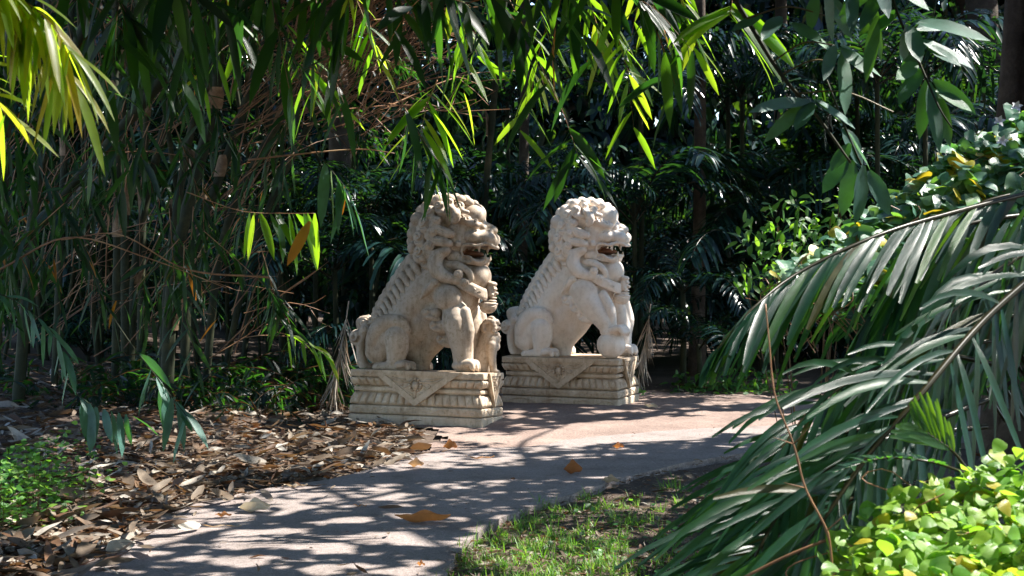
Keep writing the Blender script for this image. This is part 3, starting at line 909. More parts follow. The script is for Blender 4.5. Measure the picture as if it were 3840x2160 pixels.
# bank up on the left behind the litter
Z = Z + np.where(near, .35 * np.clip((-X - 2.2 - .0 * Y) / 5, 0, 1) ** 1.2, 0) * np.clip((Y - 6) / 6, 0, 1)
inp = inside(path_poly, X, Y)
Z = np.where(inp, -.03, Z - .012)
ground = link('ground', mesh_np('ground', np.stack([X, Y, Z], -1).reshape(-1, 3), sheet_grid(len(gx), len(gy))[:, ::-1][:, [3, 2, 1, 0]]), None, M['soil'])
tag(ground, 'bare dark soil under the bamboo and palms', kind='structure')
def gz(x, y):
    z = relief(x, y) + .35 * np.clip((-x - 2.2) / 5, 0, 1) ** 1.2 * np.clip((y - 6) / 6, 0, 1)
    return z - .012
# path slab with a real edge
n = len(pl); nc = 9
u = np.linspace(0, 1, nc)[None, :, None]
top = pl[:, None, :] * (1 - u) + pr[:, None, :] * u
mb = MB(); mb.add(top.reshape(-1, 3), sheet_grid(n, nc)[:, ::-1])
for P, rev in ((pl, False), (pr, True)):
    lo = P.copy(); lo[:, 2] = -.08
    v = np.stack([P, lo], 1).reshape(-1, 3); f = sheet_grid(n, 2)
    mb.add(v, f if rev else f[:, ::-1])
o = mb.build('footpath', M['path'], smooth=False); tag(o, 'curving grey footpath of rough exposed concrete', kind='structure')
# gravel apron round the pedestals
gp = [tuple(gr(a, b, .0)) for a, b in ((1500, 1722), (1640, 1655), (1560, 1600), (1300, 1590), (1420, 1500), (1900, 1478), (2300, 1468), (2700, 1478), (3100, 1500), (3900, 1520), (3900, 1610), (2900, 1618), (2600, 1630), (2330, 1650), (2130, 1672), (2000, 1696), (1700, 1712))]
gp = np.array(gp); gp = spline(np.concatenate([gp, gp[:1]]), 120)[:-1]
gcx = np.arange(gp[:, 0].min(), gp[:, 0].max(), .06); gcy = np.arange(gp[:, 1].min(), gp[:, 1].max(), .06)
X, Y = np.meshgrid(gcx, gcy, indexing='ij')
wx = X + .05 * np.sin(Y * 9) ; wy = Y + .05 * np.sin(X * 11)
ok = inside(gp, wx, wy)
Zg = .008 + .010 * np.sin(X * 2.1) * np.sin(Y * 3.3) + relief(X, Y) * .4 + rng.normal(0, .003, X.shape); Zg = np.where(inside(path_poly, X, Y), np.minimum(Zg, .004), Zg)
f = sheet_grid(len(gcx), len(gcy))
okf = ok.ravel()[f].all(1)
gm = mesh_np('gravel', np.stack([X, Y, Zg + .012], -1).reshape(-1, 3), f[okf][:, ::-1][:, [3, 2, 1, 0]])
o = link('gravel_ground', gm, None, M['gravel']); tag(o, 'pinkish gravel round the pedestals', kind='structure')
# ------------------------------------------------------------------ leaves, fronds, culms
PROF = {'lance': [.22, .80, 1, .93, .70, .0], 'palm': [.25, .80, 1, .97, .80, .38], 'ovate': [.35, .95, 1.0, .75, .42, .0], 'heart': [.75, 1.0, .92, .68, .35, .0], 'blade': [1, .9, .75, .55, .3, 0], 'thin': [.3, 1, .9, 0]}
def unit(a): return a / (np.linalg.norm(a, axis=-1, keepdims=True) + 1e-9)
def leaf_arrays(base, dirn, nrm, L, W, droop=.0, prof='lance', fold=.25, tint=.5, wave=0.0):
    base = np.atleast_2d(base).astype(float); n = len(base)
    d = unit(np.broadcast_to(np.asarray(dirn, float), (n, 3))); nr = np.broadcast_to(np.asarray(nrm, float), (n, 3))
    side = unit(np.cross(d, nr)); nr = np.cross(side, d)
    L = np.broadcast_to(np.asarray(L, float), (n,)); W = np.broadcast_to(np.asarray(W, float), (n,)); droop = np.broadcast_to(np.asarray(droop, float), (n,))
    p = np.array(PROF[prof]); k = len(p); s = np.linspace(0, 1, k)
    c = base[:, None] + d[:, None] * (L[:, None] * (s - .18 * np.minimum(droop, 1.5)[:, None] * s ** 2))[..., None]
    c[..., 2] -= (droop * L)[:, None] * s ** 2 * .75
    ph = rng.uniform(0, 6, n)
    c += nr[:, None] * (wave * W[:, None] * np.sin(s * 7 + ph[:, None]))[..., None]
    hw = .5 * W[:, None] * p
    l = c - side[:, None] * hw[..., None] + nr[:, None] * (fold * hw)[..., None]
    r = c + side[:, None] * hw[..., None] + nr[:, None] * (fold * hw)[..., None]
    v = np.stack([l, c, r], 2).reshape(-1, 3)
    i = np.arange(k - 1)[:, None] * 3 + np.arange(2)[None]
    f1 = np.stack([i, i + 1, i + 4, i + 3], -1).reshape(-1, 4)
    f = (np.arange(n)[:, None, None] * 3 * k + f1[None]).reshape(-1, 4)
    tt = np.repeat(np.broadcast_to(np.asarray(tint, float), (n,)), len(f1))
    uv = np.stack(np.broadcast_arrays(np.array([0, .5, 1.])[None, None, :], s[None, :, None] * np.ones((n, 1, 1))), -1).reshape(-1, 2)
    return v, f, tt, uv
class LB:
    """collects leaves (and stems) into one mesh with tint and uv"""
    def __init__(s): s.V = []; s.F = []; s.T = []; s.U = []; s.n = 0
    def add(s, v, f, t, uv=None):
        s.V.append(np.asarray(v, np.float32)); s.F.append(np.asarray(f) + s.n); s.n += len(v); s.T.append(np.asarray(t, np.float32))
        s.U.append(np.zeros((len(v), 2), np.float32) if uv is None else uv.astype(np.float32))
    def leaves(s, *a, **k): s.add(*leaf_arrays(*a, **k))
    def tube(s, pts, rad, n=4, t=.95):
        m = MB(); m.tube(pts, rad, n, cap=False); f = np.concatenate(m.f)
        s.add(np.concatenate(m.v), f, np.full(len(f), t))
    def mesh(s, name): return mesh_np(name, np.concatenate(s.V), np.concatenate(s.F), True, np.concatenate(s.T), np.concatenate(s.U))

# leaf colours by tint: 0..0.8 living leaves, above that stems / dry; low bamboo tints carry shade, high ones sunlight
def G(*a): return a
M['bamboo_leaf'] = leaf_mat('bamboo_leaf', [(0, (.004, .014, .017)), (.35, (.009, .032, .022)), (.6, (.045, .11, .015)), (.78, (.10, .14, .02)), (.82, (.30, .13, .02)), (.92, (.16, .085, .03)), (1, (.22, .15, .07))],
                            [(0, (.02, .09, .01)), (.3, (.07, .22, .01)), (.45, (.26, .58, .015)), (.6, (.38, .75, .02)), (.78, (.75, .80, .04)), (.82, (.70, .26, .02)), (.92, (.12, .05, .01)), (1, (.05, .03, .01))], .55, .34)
M['palm_far'] = leaf_mat('shaded_palm_leaf', [(0, (.006, .020, .025)), (.5, (.012, .038, .040)), (.75, (.030, .080, .035)), (.85, (.05, .045, .02)), (1, (.03, .028, .02))], [(0, (.02, .10, .02)), (.5, (.08, .26, .02)), (.75, (.30, .60, .02)), (.85, (.06, .04, .01)), (1, (.02, .02, .0))], .16, .24, .45, veins=False)  # darker, bluer palm leaf: background shade and sky reflection put into the colour
M['canopy_leaf'] = leaf_mat('canopy_leaf', [(0, (.012, .035, .015)), (1, (.03, .07, .02))], [(0, (.03, .10, .01)), (1, (.05, .16, .01))], .18, .5, .4, veins=False)
M['blue_leaf'] = leaf_mat('broad_bamboo_leaf', [(0, (.05, .13, .12)), (.5, (.08, .19, .16)), (.8, (.09, .22, .10)), (.86, (.20, .14, .05)), (1, (.25, .20, .10))],
                          [(0, (.05, .20, .02)), (.5, (.10, .32, .02)), (.8, (.22, .52, .02)), (.86, (.1, .06, .01)), (1, (.05, .03, .01))], .30, .42)  # sky sheen on the leaves is put into this lighter teal
M['palm_leaf'] = leaf_mat('palm_leaf', [(0, (.008, .036, .032)), (.5, (.016, .066, .046)), (.75, (.05, .13, .035)), (.85, (.06, .055, .02)), (1, (.045, .04, .02))],
                          [(0, (.04, .16, .02)), (.5, (.10, .32, .02)), (.75, (.34, .66, .02)), (.85, (.10, .06, .01)), (1, (.03, .02, .0))], .42, .29, .50)
M['dry_leaf'] = leaf_mat('dry_leaf', [(0, (.07, .038, .022)), (.18, (.15, .080, .045)), (.38, (.13, .095, .068)), (.7, (.235, .19, .15)), (1, (.52, .48, .43))],
                         [(0, (.20, .06, .02)), (.5, (.35, .18, .06)), (1, (.4, .3, .2))], .15, .55, .3)
M['ivy_leaf'] = leaf_mat('ivy_leaf', [(0, (.03, .11, .04)), (.4, (.08, .22, .04)), (.75, (.26, .42, .06)), (.85, (.42, .36, .03)), (.92, (.14, .08, .03)), (1, (.20, .12, .05))],
                         [(0, (.15, .45, .02)), (.4, (.30, .65, .03)), (.75, (.50, .80, .06)), (.85, (.8, .6, .03)), (.92, (.08, .04, .01)), (1, (.05, .03, .01))], .40, .38)
M['vine_leaf'] = leaf_mat('vine_leaf', [(0, (.06, .16, .12)), (.5, (.12, .26, .17)), (.78, (.20, .34, .10)), (.85, (.42, .36, .03)), (1, (.20, .12, .05))], [(0, (.10, .35, .05)), (.5, (.25, .55, .05)), (.78, (.5, .75, .05)), (.85, (.8, .6, .03)), (1, (.05, .03, .01))], .30, .33, .6)  # paler bluish colour stands for sky light on the vine
M['grass'] = leaf_mat('grass_blade', [(0, (.06, .17, .03)), (.5, (.12, .28, .04)), (.8, (.28, .36, .08)), (1, (.35, .28, .12))], [(0, (.15, .4, .02)), (.5, (.25, .55, .03)), (1, (.5, .45, .1))], .4, .45, veins=False)
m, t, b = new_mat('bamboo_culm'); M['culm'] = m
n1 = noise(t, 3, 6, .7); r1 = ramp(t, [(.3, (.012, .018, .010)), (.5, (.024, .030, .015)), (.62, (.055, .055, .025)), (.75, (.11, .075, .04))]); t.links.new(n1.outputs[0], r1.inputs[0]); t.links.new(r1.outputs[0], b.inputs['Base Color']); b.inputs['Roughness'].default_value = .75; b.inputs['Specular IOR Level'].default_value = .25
m, t, b = new_mat('bark'); M['bark'] = m
n1 = noise(t, 4, 8, .75); r1 = ramp(t, [(.3, (.03, .022, .016)), (.5, (.075, .055, .04)), (.7, (.15, .12, .09))]); t.links.new(n1.outputs[0], r1.inputs[0]); t.links.new(r1.outputs[0], b.inputs['Base Color']); b.inputs['Roughness'].default_value = .9
n2 = noise(t, 30, 4, .7); bump(t, b, n2.outputs[0], .6, .03)
m, t, b = new_mat('dry_sheath'); M['sheath'] = m
n1 = noise(t, 9, 5, .7); r1 = ramp(t, [(.3, (.10, .06, .03)), (.5, (.22, .14, .08)), (.7, (.36, .26, .16))]); t.links.new(n1.outputs[0], r1.inputs[0]); t.links.new(r1.outputs[0], b.inputs['Base Color']); b.inputs['Roughness'].default_value = .7
m, t, b = new_mat('petal_white'); b.inputs['Base Color'].default_value = (.8, .8, .82, 1); M['white'] = m

def pinnate(rach, n, lmax, w, out=.9, fwd=.55, droop=.8, up=None, sides=(-1, 1), tint=(0, .6), s0=.12, prof='palm', tip=.35, jit=.1, rr=.010, lift=.15, lb=None):
    """leaflets along both sides of a midrib given as points; returns an LB"""
    lb = lb or LB()
    P = spline(rach, 40); tan = unit(np.gradient(P, axis=0))
    up = np.array((0, 0, 1.)) if up is None else np.array(up, float)
    for sd in sides:
        s = np.linspace(s0, 1, n) + rng.normal(0, .3 / n, n); s = np.clip(s, s0, 1)
        idx = s * (len(P) - 1); i = idx.astype(int).clip(0, len(P) - 2); f = (idx - i)[:, None]
        p = P[i] * (1 - f) + P[i + 1] * f; tg = tan[i]
        side = unit(np.cross(tg, up)) * sd
        nn = np.cross(side, tg) * sd
        nn = unit(np.cross(tg, side)); nn = np.where(nn[:, 2:3] < 0, -nn, nn)
        fw = fwd + (1.3 - fwd) * np.clip((s - .7) / .3, 0, 1)
        d = unit(side * out + tg * fw[:, None] + nn * lift + rng.normal(0, jit, (n, 3)))
        Ls = lmax * np.clip(np.minimum((s - s0) / .22 * .5 + .5, 1) * (1 - (1 - tip) * np.clip((s - .45) / .55, 0, 1) ** 1.4), .1, 1) * rng.uniform(.9, 1.08, n)
        lb.leaves(p, d, nn, Ls, w * rng.uniform(.8, 1.15, n) * (.6 + .4 * Ls / lmax), droop * rng.uniform(.6, 1.4, n), prof, .22, rng.uniform(*tint, n), .05)
    lb.tube(P, np.linspace(rr, rr * .3, len(P)), 4, .97)
    return lb
def arch(az, el, L, bend, n=7, base=(0, 0, 0)):
    """a midrib that rises at el and bends over under its weight"""
    p = np.array(base, float); out = [p.copy()]; e = el
    for k in range(n):
        e = el - bend * ((k + 1) / n) ** 1.3
        p = p + (L / n) * np.array((math.cos(az) * math.cos(e), math.sin(az) * math.cos(e), math.sin(e)))
        out.append(p.copy())
    return np.array(out)
SX, SY = math.sin(SUN_AZ) / math.tan(SUN_EL), math.cos(SUN_AZ) / math.tan(SUN_EL)          # shadow shift per metre of height, towards the viewer
# ------------------------------------------------------------------ trees and their crowns (the shade; gaps shaped to put sun on chosen spots)
def eq(px, py, D, z=None):
    """where a point at a pixel and depth throws its shadow: the ground spot whose crown gap lights it"""
    p = at(px, py, D); return (p.x - p.z * SX, p.y - p.z * SY)
LIT = [(2000, 30, 9.5), (2200, 40, 9.8), (2560, 60, 9.0), (1350, 90, 9.5), (850, 60, 9.5), (2420, -20, 9.2), (1980, 200, 9.4), (2300, 160, 9.0), (1730, 90, 9.6), (1120, 250, 9.2)]
OPEN = []      # (x, y, rx, ry, share of leaves left)
def hole(px, py, D, rx, ry, keep=0.0):
    x, y = eq(px, py, D); OPEN.append((x, y, rx, ry, keep))
def ghole(px, py, rx, ry, keep=0.0):
    p = gr(px, py); OPEN.append((p.x, p.y, rx, ry, keep))
ghole(2150, 1640, .55, .40); ghole(2450, 1612, .9, .55); ghole(2800, 1612, .8, .55); ghole(2700, 1560, .35, .22)
ghole(1820, 1655, .45, .22); ghole(1640, 1640, .25, .10)
ghole(2350, 1548, .35, .15, .2); ghole(2500, 1490, .3, .3, .3)
hole(1860, 1240, 14.2, .34, .16); hole(1800, 1180, 14.3, .2, .12); hole(1870, 1380, 14.2, .12, .12)
hole(1845, 1410, 14.2, .10, .08); hole(1640, 1395, 14.5, .10, .16)
hole(1720, 752, 14.5, .28, .14); hole(1400, 1120, 14.5, .10, .28, .1); hole(1480, 980, 14.5, .12, .2, .1); hole(1600, 800, 14.5, .10, .05); hole(1500, 1000, 14.5, .20, .12, .0); hole(1315, 1395, 14.7, .05, .08)
hole(2210, 742, 16.4, .34, .24); hole(2370, 860, 16.3, .08, .08); hole(2080, 1330, 16.5, .3, .05); hole(2050, 1050, 16.4, .1, .1, .2)
hole(3000, 1050, 5.6, .6, .6, .0); hole(3250, 1000, 5.8, .6, .6, .02); hole(2780, 1250, 5.3, .3, .4, .05); hole(3300, 1500, 5.5, .6, .6, .35); hole(2900, 1800, 5.4, .5, .4, .35)
hole(3550, 1950, 4.3, 1.2, .9, .0)
hole(3500, 650, 7.2, 1.0, .7, .08); hole(3050, 350, 6.3, .6, .6, .35); hole(3500, 300, 6.2, .5, .5, .35); hole(3300, 950, 6.8, .6, .4, .15)
hole(90, 180, 5.0, .6, .5, .0)
hole(1580, 480, 9.0, .45, .32); hole(2660, 160, 7.0, .45, .32, .0); hole(1080, 900, 9.4, .38, .25, .0)
ghole(2100, 1990, .50, .45, .25); ghole(1950, 2090, .3, .3, .1); ghole(2350, 1930, .3, .25, .1); ghole(2500, 1880, .45, .35, .35); ghole(2300, 2130, .5, .3, .2)
ghole(60, 1900, .4, .4, .5); ghole(60, 2080, .3, .2, .4); ghole(900, 2120, .5, .12, .6); ghole(1500, 2100, .25, .15, .6)
ghole(1700, 1900, .8, .20, .6); ghole(2400, 1760, .5, .25, .5)
ghole(2050, 2060, .5, .45, .1); ghole(2250, 1960, .5, .4, .15); hole(2150, 1000, 16.2, .45, .6, .5); hole(1450, 1050, 14.5, .12, .2, .3)
ghole(2300, 1640, .9, .55); ghole(2650, 1600, 1.1, .7); ghole(2080, 1665, .5, .3)
hole(3300, 750, 7.3, 1.0, .7, .05); hole(3700, 520, 7.4, .8, .6, .05); hole(3050, 980, 7.4, .5, .4, .15)
for k in range(100):
    D_ = rng.uniform(17, 26); hole(rng.uniform(2450, 3400) if k % 3 else rng.uniform(1150, 2100), rng.uniform(250, 1150), D_, rng.uniform(.12, .35), rng.uniform(.12, .3))
for k in range(34):
    hole(rng.uniform(300, 3300), rng.uniform(-50, 520), rng.uniform(6.5, 9.5), rng.uniform(.08, .2), rng.uniform(.08, .16))
for a, b_, c in LIT: hole(a + 20, b_ + 60, c, .22, .20)
NMAIN = len(OPEN)
for k in range(26):
    px, py = rng.uniform(300, 1500), rng.uniform(1560, 1900); ghole(px, py, rng.uniform(.05, .14), rng.uniform(.04, .10))
# small gaps everywhere: the dapples
gaps = []
tries = np.stack([rng.uniform(-3.8, 2.6, 9000), rng.uniform(6.6, 16, 9000)], 1); kept = np.zeros((0, 2))
for q in tries:
    dist = .30 if q[1] < 9.4 else .50 if q[1] < 12.3 else .34
    if q[0] < -2.2 - .1 * (q[1] - 8): dist = .6
    if len(kept) == 0 or (((kept - q) * (.8, 1.15)) ** 2).sum(1).min() > dist * dist:
        kept = np.vstack([kept, q]); gaps.append((q[0], q[1], rng.uniform(.045, .105), rng.uniform(.028, .055), 0))
gaps = np.array(gaps)
for k in range(230):
    OPEN.append((rng.uniform(-9, 9), rng.uniform(14, 32), rng.uniform(.06, .22), rng.uniform(.06, .22), 0))
for k in range(50):
    OPEN.append((rng.uniform(-5, 4), rng.uniform(3, 16), rng.uniform(.05, .14), rng.uniform(.05, .14), 0))
OP = np.concatenate([np.array(OPEN), gaps])

def crown_leaves(n, x0, x1, y0, y1, dh=(0.3, 2.0), L=(.24, .40), W=.10, small=False):
    gx = rng.uniform(x0, x1, n); gy = rng.uniform(y0, y1, n)
    hmin = (2.0 + .1725 * np.maximum(gy, 0)) / (1 - .1725 * SY)
    h = hmin + rng.uniform(*dh, n)
    Ls = rng.uniform(*L, n)
    az = rng.uniform(0, 2 * np.pi, n); el = rng.uniform(-.9, .2, n)
    d = np.stack([np.cos(az) * np.cos(el), np.sin(az) * np.cos(el), np.sin(el)], 1)
    keep = np.ones(n, bool); pad = .006 if small else .025
    u = rng.random(n)
    for f in ((.1, .5, .9) if small else (.0, .33, .66, 1.0)):
        q = d * (Ls * f)[:, None]
        ex = gx + q[:, 0] - q[:, 2] * SX; ey = gy + q[:, 1] - q[:, 2] * SY
        OQ = OP
        OQ = OQ[(OQ[:, 1] > y0 - 1) & (OQ[:, 1] < y1 + 1)]
        for a in range(0, len(OQ), 100):
            o = OQ[a:a + 100]
            t = ((ex[:, None] - o[None, :, 0]) / (o[None, :, 2] + pad)) ** 2 + ((ey[:, None] - o[None, :, 1]) / (o[None, :, 3] + pad)) ** 2 < 1
            bad = (t & (u[:, None] >= o[None, :, 4])).any(1)
            keep &= ~bad
    X_, Y_ = gx + SX * h, gy + SY * h       # crowns thinned here to let more skylight reach the paler lion
    keep &= ~((((X_ - 1.8) / 2.7) ** 2 + ((Y_ - 13.8) / 3.4) ** 2 < 1) & (rng.random(n) < .85))
    P = np.stack([gx + SX * h, gy + SY * h, h], 1)[keep]
    return P, d[keep], Ls[keep]

P1, D1, L1 = crown_leaves(115000, -7.5, 6.0, -1, 16, (0.2, 1.8), (.14, .26), small=True)
P2, D2, L2 = crown_leaves(42000, -20, 14, 14, 36, (0.3, 2.5), (.35, .55))
P3, D3, L3 = crown_leaves(22000, -7.6, -3.0, 10.0, 14.6, (0.2, .9), (.14, .26), small=True)  # extra unseen leaves added over the near lion to keep skylight off it
trunks = [  # x, y, radius, height, label
    (-7.6, 12.0, .22, 9), (4.9, 12.6, .5, 9), (-8.5, 22, .3, 12), (8.0, 25, .3, 12), (.10, 21.5, .07, 11), (2.55, 20.2, .08, 11), (-3.2, 27, .2, 12), (5.2, 29, .14, 12), (-12, 33, .3, 13), (11, 36, .3, 13)]
labels = ['broad tree left of the bamboo clump with leafy crown overhead', 'old fig tree with hanging aerial roots at the upper right', 'dark tree at the far left behind the bamboo', 'tree far behind the fig on the right',
          'slim dark trunk rising between the two lions at the back', 'slim brown trunk right of the paler lion at the back', 'tree hidden behind the bamboo stems', 'tree behind the right hand palms', 'far tree at the left edge of the wood', 'far tree at the right edge of the wood']
allP = np.concatenate([P1, P2, P3]); allD = np.concatenate([D1, D2, D3]); allL = np.concatenate([L1, L2, L3]); allW = np.concatenate([np.full(len(P1), .085), np.full(len(P2), .17), np.full(len(P3), .085)])
TX = np.array([(a[0], a[1]) for a in trunks])
near_i = ((allP[:, None, :2] - TX[None]) ** 2).sum(2).argmin(1)
for k, (x, y, r, h) in enumerate(trunks):
    root = empty('fig_tree' if k == 1 else 'tree', (x, y, 0))
    tag(root, labels[k], 'tree', 'shade trees over the path')
    s = near_i == k
    if s.any():
        lb = LB(); nr = unit(rng.normal(0, .45, (s.sum(), 3)) + (0, 0, 1))
        lb.leaves(allP[s] - (x, y, 0), allD[s], nr, allL[s], allW[s], .3, 'thin', .2, rng.uniform(0, .6, s.sum()))
        me = lb.mesh('crown'); link('crown', me, root, M['canopy_leaf'])
        C = allP[s] - (x, y, 0)
    b = MB()
    zz = np.linspace(-.1, h, 14)
    wobx, woby = rng.uniform(-.02, .02, 2)
    pts = np.stack([np.sin(zz * .5) * .12 * r * 3 + wobx * zz, np.cos(zz * .4) * .1 * r * 3 - .1 * r * 3 + woby * zz, zz], 1)
    b.tube(pts, r * (1.25 - .75 * zz / h) * (1 + .35 * np.exp(-zz * 2.5)), 12)
    if s.any():
        for c in C[rng.choice(len(C), min(8, len(C)), replace=False)]:
            st = pts[rng.integers(9, 13)]
            if abs(c[2] - st[2]) > 7: continue
            mid = (st + c) / 2 + (0, 0, .5)
            b.tube(spline([st, mid, c], 8), np.linspace(min(r * .3, .05), .012, 8), 5, cap=False)
    if k == 1:      # buttress columns and aerial roots of the fig
        for j in range(46):
            a = rng.uniform(0, 2 * np.pi); R0 = rng.uniform(.40, .95); rr = rng.uniform(.008, .05) if j > 10 else rng.uniform(.07, .14)
            zt = rng.uniform(4, 6)
            p = [(R0 * math.cos(a) * f * .8 + rng.normal(0, .03), R0 * math.sin(a) * f * .8 + rng.normal(0, .03), z) for z, f in ((-.1, 1.3), (1.2, 1.05), (2.4, 1), (3.4, .9), (zt, .7))]
            b.tube(spline(p, 14), rr, 6, cap=False)
    b.build('trunk', M['bark'], root)

print('canopy', len(P1), len(P2))
# ------------------------------------------------------------------ bamboo on the left
def culm_mesh(pts, r0, r1):
    L = np.linalg.norm(np.diff(pts, axis=0), axis=1).sum(); n = int(L / .06)
    P = spline(pts, max(n, 20)); s = np.linspace(0, L, len(P))
    rad = np.interp(s, [0, L], [r0, r1])
    ph = (s / .34) % 1.0
    rad = rad * (1 + .16 * np.exp(-((ph - .5) / .06) ** 2) - .05 * np.exp(-((ph - .62) / .05) ** 2))
    b = MB(); b.tube(P, rad, 10, cap=False)
    return b, P
culms = [  # (bottom px, py, D) ... pixels up the stem, radius px, label
    ([(45, 960), (450, 490), (830, 30), (1000, -190)], 12.2, 27, 'thick dark bamboo culm leaning steeply right across the upper left'),
    ([(60, 1540), (130, 760), (200, 380), (330, 60), (420, -260)], 14.6, 26, 'dark bamboo culm rising near the left edge and curving right'),
    ([(430, 1500), (440, 690), (430, 190), (440, -260)], 16.0, 17, 'left culm of the upright grey pair in the clump'),
    ([(470, 1500), (465, 690), (450, 200), (420, -260)], 16.4, 19, 'right culm of the upright grey pair in the clump'),
    ([(480, 1490), (520, 900), (650, 340), (760, -150)], 16.8, 20, 'green bamboo culm leaning right behind the pale fallen sheath'),
    ([(600, 1500), (640, 950), (730, 420), (860, -200)], 15.8, 20, 'bamboo culm in the middle of the clump with brown sheaths'),
    ([(620, 1495), (650, 1040), (745, 620), (805, 370), (850, -150)], 15.0, 30, 'thick grey green culm at the front of the clump bending left at its foot'),
    ([(690, 1480), (720, 1000), (900, 450), (1100, -150)], 16.6, 22, 'bamboo culm leaning right out of the clump centre'),
    ([(760, 1480), (850, 850), (1120, 330), (1380, -150)], 16.2, 18, 'slim bamboo culm leaning far right'),
    ([(820, 1480), (960, 900), (1200, 380), (1400, -60)], 17.4, 15, 'slim culm with dry sheaths at the right edge of the clump'),
    ([(200, 1540), (240, 600), (270, 0), (290, -260)], 16.4, 15, 'thin upright culm in the gap at the left'),
    ([(520, 1500), (545, 500), (560, 0), (580, -260)], 17.6, 15, 'thin upright culm behind the grey pair'),
    ([(-40, 1560), (0, 1000), (30, 300), (60, -260)], 13.5, 26, 'dark culm cut by the left border'),
    ([(900, 1470), (1010, 560), (1180, 0), (1250, -200)], 18.2, 13, 'thin culm behind the tangle of dry twigs'),
    ([(1790, 1440), (1800, 1000), (1850, 400), (1892, 0), (1920, -300)], 18.5, 17, 'smooth pale green bamboo culm with ringed joints above the lions'),
]
for pts, D, rp, lab in culms:
    g = [at(a, b_, D) for a, b_ in pts]
    if g[0].z > .05 and len(pts) and pts[0][1] < 1300:       # continue the first leaning one to the soil
        d = (g[0] - g[1]).normalized(); g.insert(0, g[0] + d * (g[0].z / -d.z))
    g[0].z = -.05
    P = [tuple(p) for p in g]
    last = np.array(P[-1]) + (np.array(P[-1]) - np.array(P[-2])) * .8; P.append(tuple(last))
    root = empty('bamboo_culm', P[0]); tag(root, lab, 'bamboo culm', 'bamboo culms of the clump')
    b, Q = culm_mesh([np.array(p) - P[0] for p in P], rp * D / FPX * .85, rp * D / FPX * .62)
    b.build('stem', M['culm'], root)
    # papery sheaths still clinging to the joints
    for k in range(rng.integers(2, 5)):
        sh = MB()
        i = rng.integers(6, int(len(Q) * .75)); r = rp * D / FPX * 1.12
        a = rng.uniform(0, 6); arc = np.linspace(a, a + 2.6, 7); hh = rng.uniform(.18, .35)
        v = []
        for j, s in enumerate(np.linspace(0, 1, 5)):
            c = Q[min(i + int(s * hh / .06), len(Q) - 1)]
            rr = r * (1 + .7 * s ** 2); sp = 1 - .75 * s ** 1.5
            m_ = arc.mean(); A2 = m_ + (arc - m_) * sp
            v += [(c[0] + rr * math.cos(t), c[1] + rr * math.sin(t), c[2]) for t in A2]
        sh.add(v, sheet_grid(5, 7)); sh.build('dry_sheath', M['sheath'], root)
b, Q = culm_mesh([(0, 0, 0), (.05, 0, 2), (.25, .05, 4), (.6, .1, 6.5)], .028, .02)
proto = empty('bamboo_culm', (-4.9, 19, 0)); b.build('stem', M['culm'], proto)
tag(proto, 'thin bamboo culm far back in the dark of the clump', 'bamboo culm', 'thin culms at the back of the clump')
for k in range(26):
    o = copy_tree(proto) if k else proto
    lx, ly = rng.uniform(-7.5, -1.6), rng.uniform(17.5, 22.5); o['label'] = 'thin dark bamboo culm far back ' + zone(1920 + lx / ly * FPX) + (', nearer row' if ly < 20 else ', farther row'); o.location = (lx, ly, 0); o.rotation_euler = (rng.normal(0, .12), rng.normal(.05, .16), rng.uniform(0, 6)); o.scale = (rng.uniform(.7, 1.5),) * 2 + (1,)

# tangle of dry twigs
def twig_tangle(n, x0, x1, y0, y1, D0, D1, lean, L=(.5, 1.5), r=(.003, .008)):
    b = MB()
    for k in range(n):
        p = np.array(at(rng.uniform(x0, x1), rng.uniform(y0, y1), rng.uniform(D0, D1)))
        a = rng.normal(lean, .36); d = np.array((math.cos(a), rng.normal(0, .3), math.sin(a))); l = rng.uniform(*L)
        q = [p, p + d * l * .5 + rng.normal(0, .04, 3), p + d * l + rng.normal(0, .08, 3) - (0, 0, .10 * l)]
        rr = rng.uniform(*r); b.tube(spline(q, 7), np.linspace(rr, rr * .5, 7), 4, cap=False)
        for j in range(rng.integers(0, 4)):
            s = q[1] * (1 - j / 4) + q[2] * j / 4; e = unit(d + rng.normal(0, .7, 3)) * l * .35
            b.tube([s, s + e * .5 + rng.normal(0, .02, 3), s + e], [rr * .6, rr * .5, rr * .3], 3, cap=False)
    return b
m, t, bb = new_mat('dry_twig'); M['twig'] = m
n1 = noise(t, 2.5, 4, .6); r1 = ramp(t, [(.35, (.10, .05, .025)), (.55, (.30, .15, .07)), (.7, (.42, .28, .16))]); t.links.new(n1.outputs[0], r1.inputs[0]); t.links.new(r1.outputs[0], bb.inputs['Base Color']); bb.inputs['Roughness'].default_value = .55
b = twig_tangle(300, 860, 1500, -160, 520, 12.8, 17, .75)
o = b.build('dry_twigs', M['twig']); tag(o, 'tangle of orange brown dead bamboo twigs above the litter', 'twigs', kind='stuff')
b = twig_tangle(170, -120, 940, -100, 1350, 14.5, 18, .95, (.5, 1.9), (.003, .009))
o = b.build('dry_twigs', M['twig']); tag(o, 'sparse dead twigs among the bamboo stems', 'twigs', kind='stuff')

